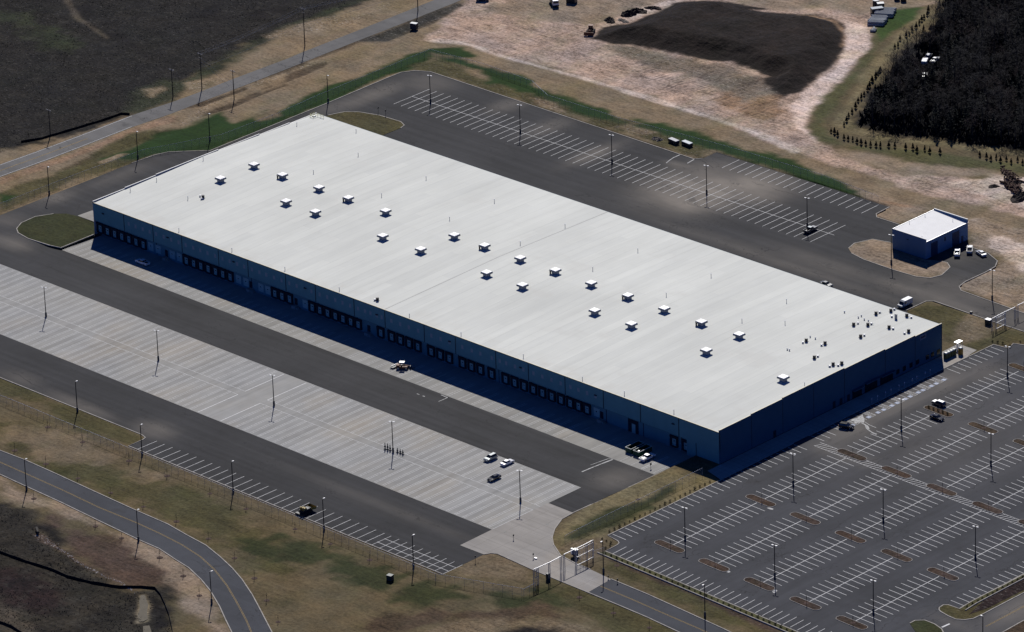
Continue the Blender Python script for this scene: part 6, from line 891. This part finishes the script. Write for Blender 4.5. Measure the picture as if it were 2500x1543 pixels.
for i, (l, r, h) in enumerate((('long dark timber pile at the right edge, highest one', 6, 1.4), ('single oval soil lump between the timber piles', 2.0, 1.2), ('small dark brush heap left of the timber piles', 2.4, 1.0), ('big dark timber pile at the right edge', 6, 2.2), ('dark red soil bank at the right edge of the photo', 5, 2.6), ('row of dark stumps above the big timber pile', 3, 1.0))):
    p = PT['stock%d' % i]; logpile((*p, gz(*p)), r * 1.9, 46 if r > 4 else 22, -.55, l) if i in (0, 3, 5) else heap('debris_pile', (*p, gz(*p)), r, h, SOIL, l, 'debris pile', 'debris piles at the right edge')
# concrete pipes, tank and containers by the haul road
PIPE = mat('concrete_pipe', (.30, .32, .34), .85, .12, 1)
for i, (l, nn, ln) in enumerate((('largest stack of grey pipes beside the haul road', 8, 7), ('second stack of grey pipes along the haul road', 6, 6), ('third stack of grey pipes along the haul road', 5, 6), ('jumbled pipe fittings at the near end of the pipe stacks', 4, 2))):
    p = PT['pipes%d' % i]; t = empty('pipe_stack', (*p, 0), math.radians(30), l, 'pipe stack', 'pipe stacks by the haul road'); q = None
    for k in range(nn):
        for lay in range(2 if i < 3 else 1):
            if q is None: b = MB(); b.tube((-ln / 2, 0, 0), (ln / 2, 0, 0), .42, None, 12); o = b.build('pipe', PIPE, t); q = o.data
            else: o = bpy.data.objects.new('pipe', q); COL.objects.link(o); o.parent = t
            o.location = ((.3 * math.sin(k * 2.1)), (k - nn / 2) * .9 + lay * .45, .42 + lay * .75); o.rotation_euler = (0, 0, 0 if i < 3 else k * .6)
t = empty('water_tank', at('tank', 0, 0, 0), 0, 'round brown water tank above the pipe stacks', 'tank'); b = MB(); b.cyl(0, 0, 0, 2.4, 1.3, 1.25, 18); b.build('shell', BROWN, t); b = MB(); b.cyl(0, 0, 2.4, 2.5, 1.3, 1.0, 18); b.build('lid', PALEG, t)
crate('storage_container', at('contA', 0, 0, 0), 1.0, (4.5, 2.2, 2.0), P_DG, P_GY, 'dark grey container beside the pipe stacks', 'container', 'door'); crate('storage_container', at('contB', 0, 0, 0), .9, (2.6, 2.0, 2.2), BROWN, PALEG, 'short brown container between the tank and the pipe stacks', 'container', 'door')
for n_, l in (('wh0', 'dark round drum at the top edge above the pipe stacks'), ('wh1', 'smaller dark drum cut by the top edge')): t = empty('drum', at(n_, 0, 0, 0), 0, l, 'drum'); b = MB(); b.cyl(0, 0, 0, 1.9, 1.1, None, 16); b.build('shell', M_DARK, t); b = MB(); b.cyl(0, 0, 1.9, 2.0, .9, .6, 16); b.build('lid', P_DG, t)
# portable toilets
OLV = mat('toilet_olive', (.10, .10, .035), .6); ORG = mat('toilet_orange', (.34, .19, .03), .6); TOPW = mat('toilet_roof', (.75, .76, .68), .5)
for i in range(5):
    big = i == 4; p = (2.9, 105.0 + 1.32 * i) if not big else (4.3, 110.6); t = empty('portable_toilet', (*p, .06), 0, 'tall orange portable toilet at the end of the olive row' if big else 'olive portable toilet with a white roof, %s from the warehouse corner' % ORD[i], 'portable toilet', 'portable toilets at the building corner'); h = 2.25 if big else 1.95; m = ORG if big else OLV
    b = MB(); b.box(0, 0, 0, 1.15, 1.15, h); b.build('cabin', m, t); b = MB(); b.box(0, 0, h, 1.2, 1.2, .22, 0, .7, .7); b.build('roof', TOPW, t); b = MB(); b.box(.585, 0, .15, .04, .75, 1.6); b.build('door', m, t)
t = empty('turnstile', (0.9, 113.6, .05), 0, 'grey full height turnstile cage beside the portable toilets', 'turnstile')
b = MB(); [b.tube((x, y, 0), (x, y, 2.4), .06, None, 6) for x in (-.7, .7) for y in (-1.2, 0, 1.2)]; b.build('frame_post', M_GALV, t); b = MB(); b.box(0, 0, 2.4, 1.6, 2.6, .12); b.build('canopy', M_GALV, t); b = MB(); [b.tube((-.6, y, z), (.6, y, z), .03, None, 5) for y in (-.6, .6) for z in (.4, .7, 1.0, 1.3, 1.6, 1.9)]; b.build('rotor_arms', M_GALV, t); b = MB(); b.cyl(0, -.6, 0, 2.4, .12); b.build('rotor_column', M_LAMP, t)
t = empty('camera_trailer', at('lighttower', 0, 0, .05), 0, 'white and grey tank trailer behind the right entrance gate', 'trailer'); b = MB(); b.box(0, 0, .6, 2.0, 1.5, .12); b.tube((1, 0, .6), (2.6, 0, .5), .06); b.build('frame', M_DARK, t); b = MB(); b.box(-.2, .1, .72, 1.3, 1.2, 1.6); b.build('tank', mat('slate_panel', (.13, .14, .18), .5), t); b = MB(); b.box(-.2, .1, 2.32, 1.36, 1.26, .1); b.build('lid', P_WH, t); wheels(t, (0,), .9, .35); b = MB(); b.box(-1.1, -.4, .7, .5, .6, 1.9); b.build('white_cabinet', P_WH, t)
def sign(loc, label, h=1.6, board=(.5, .6), m=None, name='sign_post', base=False):
    t = empty(name, loc, 0, label, 'sign'); b = MB(); b.cyl(0, 0, 0, h, .06, None, 6); b.build('post', M_DARK, t); b = MB(); b.box(.05, 0, h - board[1], .06, board[0], board[1]); b.build('board', m or M_DARK, t)
    if base: b = MB(); b.box(.9, .1, 0, .9, .5, .35); b.build('base_block', P_WH, t)
for n_, l, kw in (('sign0', 'small dark post on the concrete drive near the yard corner', {}), ('sign1', 'dark post with a white block at its foot in the entrance drive', dict(base=True)), ('sign2', 'short dark sign at the end of the dock apron', dict(h=1.9, board=(.7, .8))), ('sign3', 'small dark keypad post at the edge of the entrance drive', dict(h=1.1)), ('sign4', 'dark keypad post at the start of the entrance road', dict(h=1.4, board=(.6, .7))), ('sign6', 'thin dark post at the corner of the lower court', dict(h=2.0)), ('sign7', 'left dark sign on the dry island behind the warehouse', dict(h=2.2)), ('sign8', 'right dark sign on the dry island behind the warehouse', dict(h=2.2))):
    p = PT[n_]; sign((p[0], p[1], -.7 if n_ == 'sign2' else .03), l, **kw)
for i, y in enumerate((92.2, 89.7, 85.6, 83.4, 79.6, 76.9, 73.0, 70.3, 66.4, 63.7)):
    t = empty('bay_sign', (7.0, y, .05), 0, 'thin accessible bay sign standing in the shadow of the end wall', 'sign', 'accessible bay signs'); b = MB(); b.cyl(0, 0, 0, 2.0, .035, None, 6); b.build('post', M_GALV, t); b = MB(); b.box(.05, 0, 1.45, .03, .32, .5); b.build('board', M_BLUE, t)
t = empty('culvert_headwall', at('culvert', 0, 0, gz(*PT['culvert']) - .1), -.6, 'dark culvert opening at the top of the stony channel', 'culvert'); b = MB(); b.box(-1.5, 0, 0, .4, .6, 1.0); b.box(1.5, 0, 0, .4, .6, 1.0); b.box(0, 0, 1.0, 3.4, .6, .2); b.build('headwall', mat('stained_concrete', (.05, .045, .04), .9), t); b = MB(); b.box(0, .2, .05, 2.6, .1, .95); b.build('opening', M_SEAL, t)
crate('drain_box', at('box_east', 0, 0, 0), .2, (.7, .7, .5), BROWN, M_DARK, 'tiny dark box at the grass edge by the rear road', 'box')
# ------------------------------------------------------------------ plants
def leaf_cloud(n, fn, size, flat=.5):
    vs = []; fs = []
    for i in range(n):
        p = fn(); a = Vector((rng.normal(), rng.normal(), rng.normal() * flat)).normalized(); c = a.cross(Vector((rng.normal(), rng.normal(), rng.normal()))).normalized(); s = size * (.6 + .8 * rng.random()); k = len(vs)
        vs += [p + a * s, p - a * s * .5 + c * s * .45, p - a * s * .5 - c * s * .45]; fs.append((k, k + 1, k + 2))
    return MB().add(vs, fs)
def make_bare(seed, h, m):
    random.seed(seed); t = empty('bare_tree', (0, 0, 0), 0, 'x', 'tree'); b = MB(); b.tube((0, 0, -.3), (0, 0, h * .5), .2, .13, 6); b.tube((0, 0, h * .5), (.2, .1, h * .9), .13, .03, 5); tw = MB()
    for k in range(13):
        a = k * 2.4 + random.random(); z0 = h * (.3 + .55 * k / 13); L = h * (.34 - .16 * k / 13) * (.8 + .4 * random.random()); e = Vector((math.cos(a) * L * .75, math.sin(a) * L * .75, z0 + L * .75)); b.tube((0, 0, z0), e, .06, .02, 4)
        for q in range(11):
            f = .35 + .65 * random.random(); s = Vector((0, 0, z0)).lerp(e, f); d = Vector((random.gauss(0, 1), random.gauss(0, 1), abs(random.gauss(.6, .6)))).normalized() * L * .42; w_ = Vector((-d.y, d.x, 0)).normalized() * .035; k2 = len(tw.v); tw.v += [tuple(s - w_), tuple(s + w_), tuple(s + d)]; tw.f.append((k2, k2 + 1, k2 + 2))
            for r_ in range(2): s2 = s + d * (.4 + .4 * random.random()); d2 = Vector((random.gauss(0, 1), random.gauss(0, 1), abs(random.gauss(.5, .5)))).normalized() * L * .3; w2 = Vector((-d2.y, d2.x, 0)).normalized() * .045; k2 = len(tw.v); tw.v += [tuple(s2 - w2), tuple(s2 + w2), tuple(s2 + d2)]; tw.f.append((k2, k2 + 1, k2 + 2))
    b.build('trunk', M_BARK, t); tw.build('crown', m, t); return t
def make_pine(seed, h):
    random.seed(seed); t = empty('pine_tree', (0, 0, 0), 0, 'x', 'tree'); b = MB(); b.tube((0, 0, -.3), (0, 0, h), .2, .04, 6); b.build('trunk', M_BARK, t)
    def fn():
        u = rng.random() ** .7; z = h * (.18 + .82 * (1 - u)); r = (h * .27) * u * math.sqrt(rng.random()) * (1 + .25 * math.sin(9 * z)); a = rng.random() * 6.283; return Vector((r * math.cos(a), r * math.sin(a), z))
    leaf_cloud(430, fn, .42, .35).build('crown', M_FIR, t); return t
wp = []; poly = WOODS; P = np.array(poly); tries = 0
clear = [(w_[0], w_[1]) for w_ in WOODV]
while len(wp) < 285 and tries < 60000:
    tries += 1; x = P[:, 0].min() + rng.random() * np.ptp(P[:, 0]); y = P[:, 1].min() + rng.random() * np.ptp(P[:, 1])
    if poly_sd(np.array([x]), np.array([y]), poly)[0] < 1 or not (on_screen(x, y, 6, .06) or on_screen(x, y, 0, .06)): continue
    if min((math.hypot(x - c_[0] - 3, y - c_[1] + 3) for c_ in clear)) < 6.5: continue
    if any((x - a) ** 2 + (y - c_) ** 2 < 20 for a, c_ in wp): continue
    wp.append((x, y))
protos = [make_bare(1, 11, M_TWIG), make_bare(2, 12.5, M_TWIG), make_bare(3, 10, M_TWIG2), make_pine(4, 10)]; used = [0] * 4
sdw = poly_sd(np.array([p[0] for p in wp]), np.array([p[1] for p in wp]), poly)
for (x, y), s_ in zip(wp, sdw):
    k = 3 if rng.random() < .22 else int(rng.integers(0, 3)); o = protos[k] if not used[k] else dup(protos[k], (0, 0, 0)); used[k] = 1; o.location = (x, y, gz(x, y)); o.rotation_euler = (0, 0, rng.random() * 6.28); o.scale = (.8 + .4 * rng.random(),) * 3
    tag(o, 'dark evergreen tree standing among bare trees in the wood at the upper right' if k == 3 else ('leafless reddish tree in the dark wood at the upper right' if k == 2 else 'leafless grey tree in the dark wood at the upper right'), 'tree', 'trees of the dark wood')
def make_conifer(seed):
    t = empty('young_conifer', (0, 0, 0), 0, 'x', 'conifer'); b = MB(); b.tube((0, 0, -.1), (0, 0, .5), .06, .05, 6); b.build('trunk', M_BARK, t)
    def fn(): u = rng.random() ** .6; r = .55 * u * math.sqrt(rng.random()); a = rng.random() * 6.283; return Vector((r * math.cos(a), r * math.sin(a), .3 + 1.9 * (1 - u)))
    leaf_cloud(170, fn, .26, .5).build('crown', M_FIR, t); return t
cps = [make_conifer(1), make_conifer(2)]
for i, (x, y) in enumerate(CONIFERS):
    o = cps[i] if i < 2 else dup(cps[i % 2], (0, 0, 0)); o.location = (x, y, max(gz(x, y), -.1)); o.rotation_euler = (0, 0, i * 2.1); s = .85 + .35 * rng.random(); o.scale = (s, s, s)
    tag(o, 'small dark conifer in the slanting row left of the wood' if i < 33 else 'small dark conifer in the level row below the wood', 'conifer', 'young conifers planted round the wood')
def make_sapling():
    t = empty('sapling', (0, 0, 0), 0, 'x', 'sapling'); b = MB(); b.tube((0, 0, -.1), (0, 0, 2.3), .045, .02, 6); b.build('trunk', M_BARK, t)
    tw = MB()
    for k in range(70):
        z = 1.0 + 1.6 * rng.random(); a = rng.random() * 6.283; d = Vector((math.cos(a) * .5, math.sin(a) * .5, .45)) * (.5 + .8 * rng.random()) * (1 - (z - 1) / 2.6); w_ = Vector((-d.y, d.x, 0)).normalized() * .02; k2 = len(tw.v); s = Vector((0, 0, z)); tw.v += [tuple(s - w_), tuple(s + w_), tuple(s + d)]; tw.f.append((k2, k2 + 1, k2 + 2))
    tw.build('crown', M_TWIG, t); b = MB(); b.cyl(0, 0, -.05, .07, .95, .6, 16); b.build('mulch_ring', M_MULCH, t); return t
sp0 = make_sapling(); first = True
for (x, y) in SAPLINGS + [(a + .3, b_ + .1) for a, b_ in ISLES]:
    o = sp0 if first else dup(sp0, (0, 0, 0)); isl = (x, y) not in SAPLINGS; first = False; o.location = (x, y, .12 if isl else max(gz(x, y), 0) + .02); o.rotation_euler = (0, 0, rng.random() * 6); s = .85 + .3 * rng.random(); o.scale = (s, s, s)
    tag(o, 'thin bare sapling in a mulched island of the car park' if isl else 'thin bare sapling with a round brown mulch ring on the lawn', 'sapling', 'saplings in the car park islands' if isl else 'saplings along the lower lawns')
def blob(n, rx, rzz): return leaf_cloud(n, lambda: Vector((rng.normal() * rx * .45, rng.normal() * rx * .45, abs(rng.normal()) * rzz * .5 + .05)), .2, .8)
sh0 = blob(60, .55, .8).build('shrub', M_SHRUB); first = True; sps = []
sps += [(6.2 + .05 * math.sin(k), -56.5 + 2.25 * k) for k in range(21)] + [(8 + 1.9 * k, -61.6 - .5 * k * .3) for k in range(3)] + [(13.0, -63.5), (13.1, -65.6)]
sps += [(15.5 + 2.3 * k, -68.1 - .031 * 2.3 * k) for k in range(43)] + [(119.3 + .1 * (k % 3), -25.5 + 2.3 * k) for k in range(12)] + [(6 + 1.7 * k, 124.6 + .5 * (k % 3)) for k in range(5)] + [(13 + 1.8 * k, 130.2 + .4 * (k % 2)) for k in range(5)]
for (x, y) in sps:
    if not on_screen(x, y, .3, .01): continue
    o = sh0 if first else sh0.copy()
    if not first: COL.objects.link(o)
    first = False; o.location = (x, y, .1); s = .6 + .4 * rng.random(); o.scale = (s, s, s); o.rotation_euler = (0, 0, rng.random() * 6); tag(o, 'small dark rounded shrub in the planting strip round the car park', 'shrub', 'shrubs round the car park')
for (x, y) in [p for p in ISLES if p[1] > 108 or (p[0] < 30 and p[1] > 70)][:1]:
    for k in range(10):
        o = sh0.copy(); COL.objects.link(o); o.location = (x - 4.5 + .95 * k, y + .5 * (-1) ** k, .12); o.scale = (.7, .7, .7); tag(o, 'small dark red brown shrub in the far top island of the car park', 'shrub', 'shrubs in the top island')
def brush(name, zones, n, m, label, size=.55):
    vs = []; fs = []; got = 0
    polys = [ZONES[i][6] for i in zones]; bb = np.concatenate([np.array(p) for p in polys]); lo, hi = bb.min(0), bb.max(0); tot = 0
    while got < n and tot < 80:
        tot += 1; x = lo[0] + rng.random(6000) * (hi[0] - lo[0]); y = lo[1] + rng.random(6000) * (hi[1] - lo[1]); ok = np.zeros(6000, bool)
        for p in polys: ok |= poly_sd(x, y, p) > 1
        pc = M.inverted(); A = np.array(pc)[:3]; Q = A[:, :3] @ np.stack([x, y, np.zeros(6000)]) + A[:, 3:4]; kk = 13136.788 / -Q[2]; ok &= (np.abs(Q[0] * kk) < 1300) & (np.abs(Q[1] * kk) < 810); ok &= (wob(x, y, .6, 5) + rng.normal(size=6000) * .5) > .0
        for a, b_ in zip(x[ok], y[ok]):
            if got >= n: break
            z = gz(a, b_); s = size * (.5 + 1.1 * rng.random()); got += 1
            for q in range(5):
                t_ = rng.random() * 6.283; d = Vector((math.cos(t_) * .6, math.sin(t_) * .6, .6 + .7 * rng.random())) * s; w_ = Vector((-d.y, d.x, 0)).normalized() * s * .3; k = len(vs); c_ = Vector((a + rng.normal() * s * .4, b_ + rng.normal() * s * .4, z - .05)); vs += [c_ - w_, c_ + w_, c_ + d]; fs.append((k, k + 1, k + 2))
    o = MB().add(vs, fs).build(name, m); return tag(o, label, 'brush', None, 'stuff')
zi = {}
for i, zz_ in enumerate(ZONES): zi.setdefault(zz_[0], []).append(i)
brush('dry_brush', zi['SCRUB'], 3500, M_BRUSH, 'dry brown brush covering the upper left field', .22); brush('green_brush', [zi['SCRUB'][0]] + zi['GREENSCRUB'][:2], 3000, M_BRUSHG, 'greener weeds scattered over the upper left field', .2)
brush('ravine_brush', zi['RAVINE'] + zi['DARKRED'], 2600, M_BRUSH, 'dry brush filling the lower left ravine', .22)
brush('underwood_shade', zi['WOODS'], 5500, M_TWIG, 'dark leafless undergrowth added to fill the shade under the trees of the wood', 1.3)  # near-black tufts added to fill in the shadowed ground between the trees

STONE = mat('pale_stone', (.58, .54, .49), .9, .2, 3); vs = []; fs = []
for a, c_ in zip(CHANNEL[:-1], CHANNEL[1:]):
    for k in range(int(34 * math.hypot(c_[0] - a[0], c_[1] - a[1]) / 5)):
        u = rng.random(); w_ = 1.6 if a[0] < -119 else .55; x = a[0] + (c_[0] - a[0]) * u + rng.normal() * w_; y = a[1] + (c_[1] - a[1]) * u + rng.normal() * w_ * .5; s = .10 + .24 * rng.random() ** 2; z = gz(x, y); n_ = len(vs)
        vs += [(x - s, y - s * .7, z - .1), (x + s, y - s, z - .1), (x + s * .8, y + s, z - .1), (x - s, y + s * .8, z - .1), (x - s * .2, y + s * .1, z + s * .45)]; fs += [(n_, n_ + 1, n_ + 4), (n_ + 1, n_ + 2, n_ + 4), (n_ + 2, n_ + 3, n_ + 4), (n_ + 3, n_, n_ + 4)]
tag(MB().add(vs, fs).build('channel_stones', STONE), 'pale stones lining the little channel below the culvert', 'stones', None, 'stuff')
WATER = mat('muddy_water', (.12, .105, .078), .7, .12, .6, 0, .08)
for p in (POND, POND2): zq = max(gz(*q) for q in p) + .06; struct(splat('muddy_pond', p, 'muddy tan pond in the lower left ravine', WATER, zq), 'muddy tan pond in the lower left ravine', 'water')
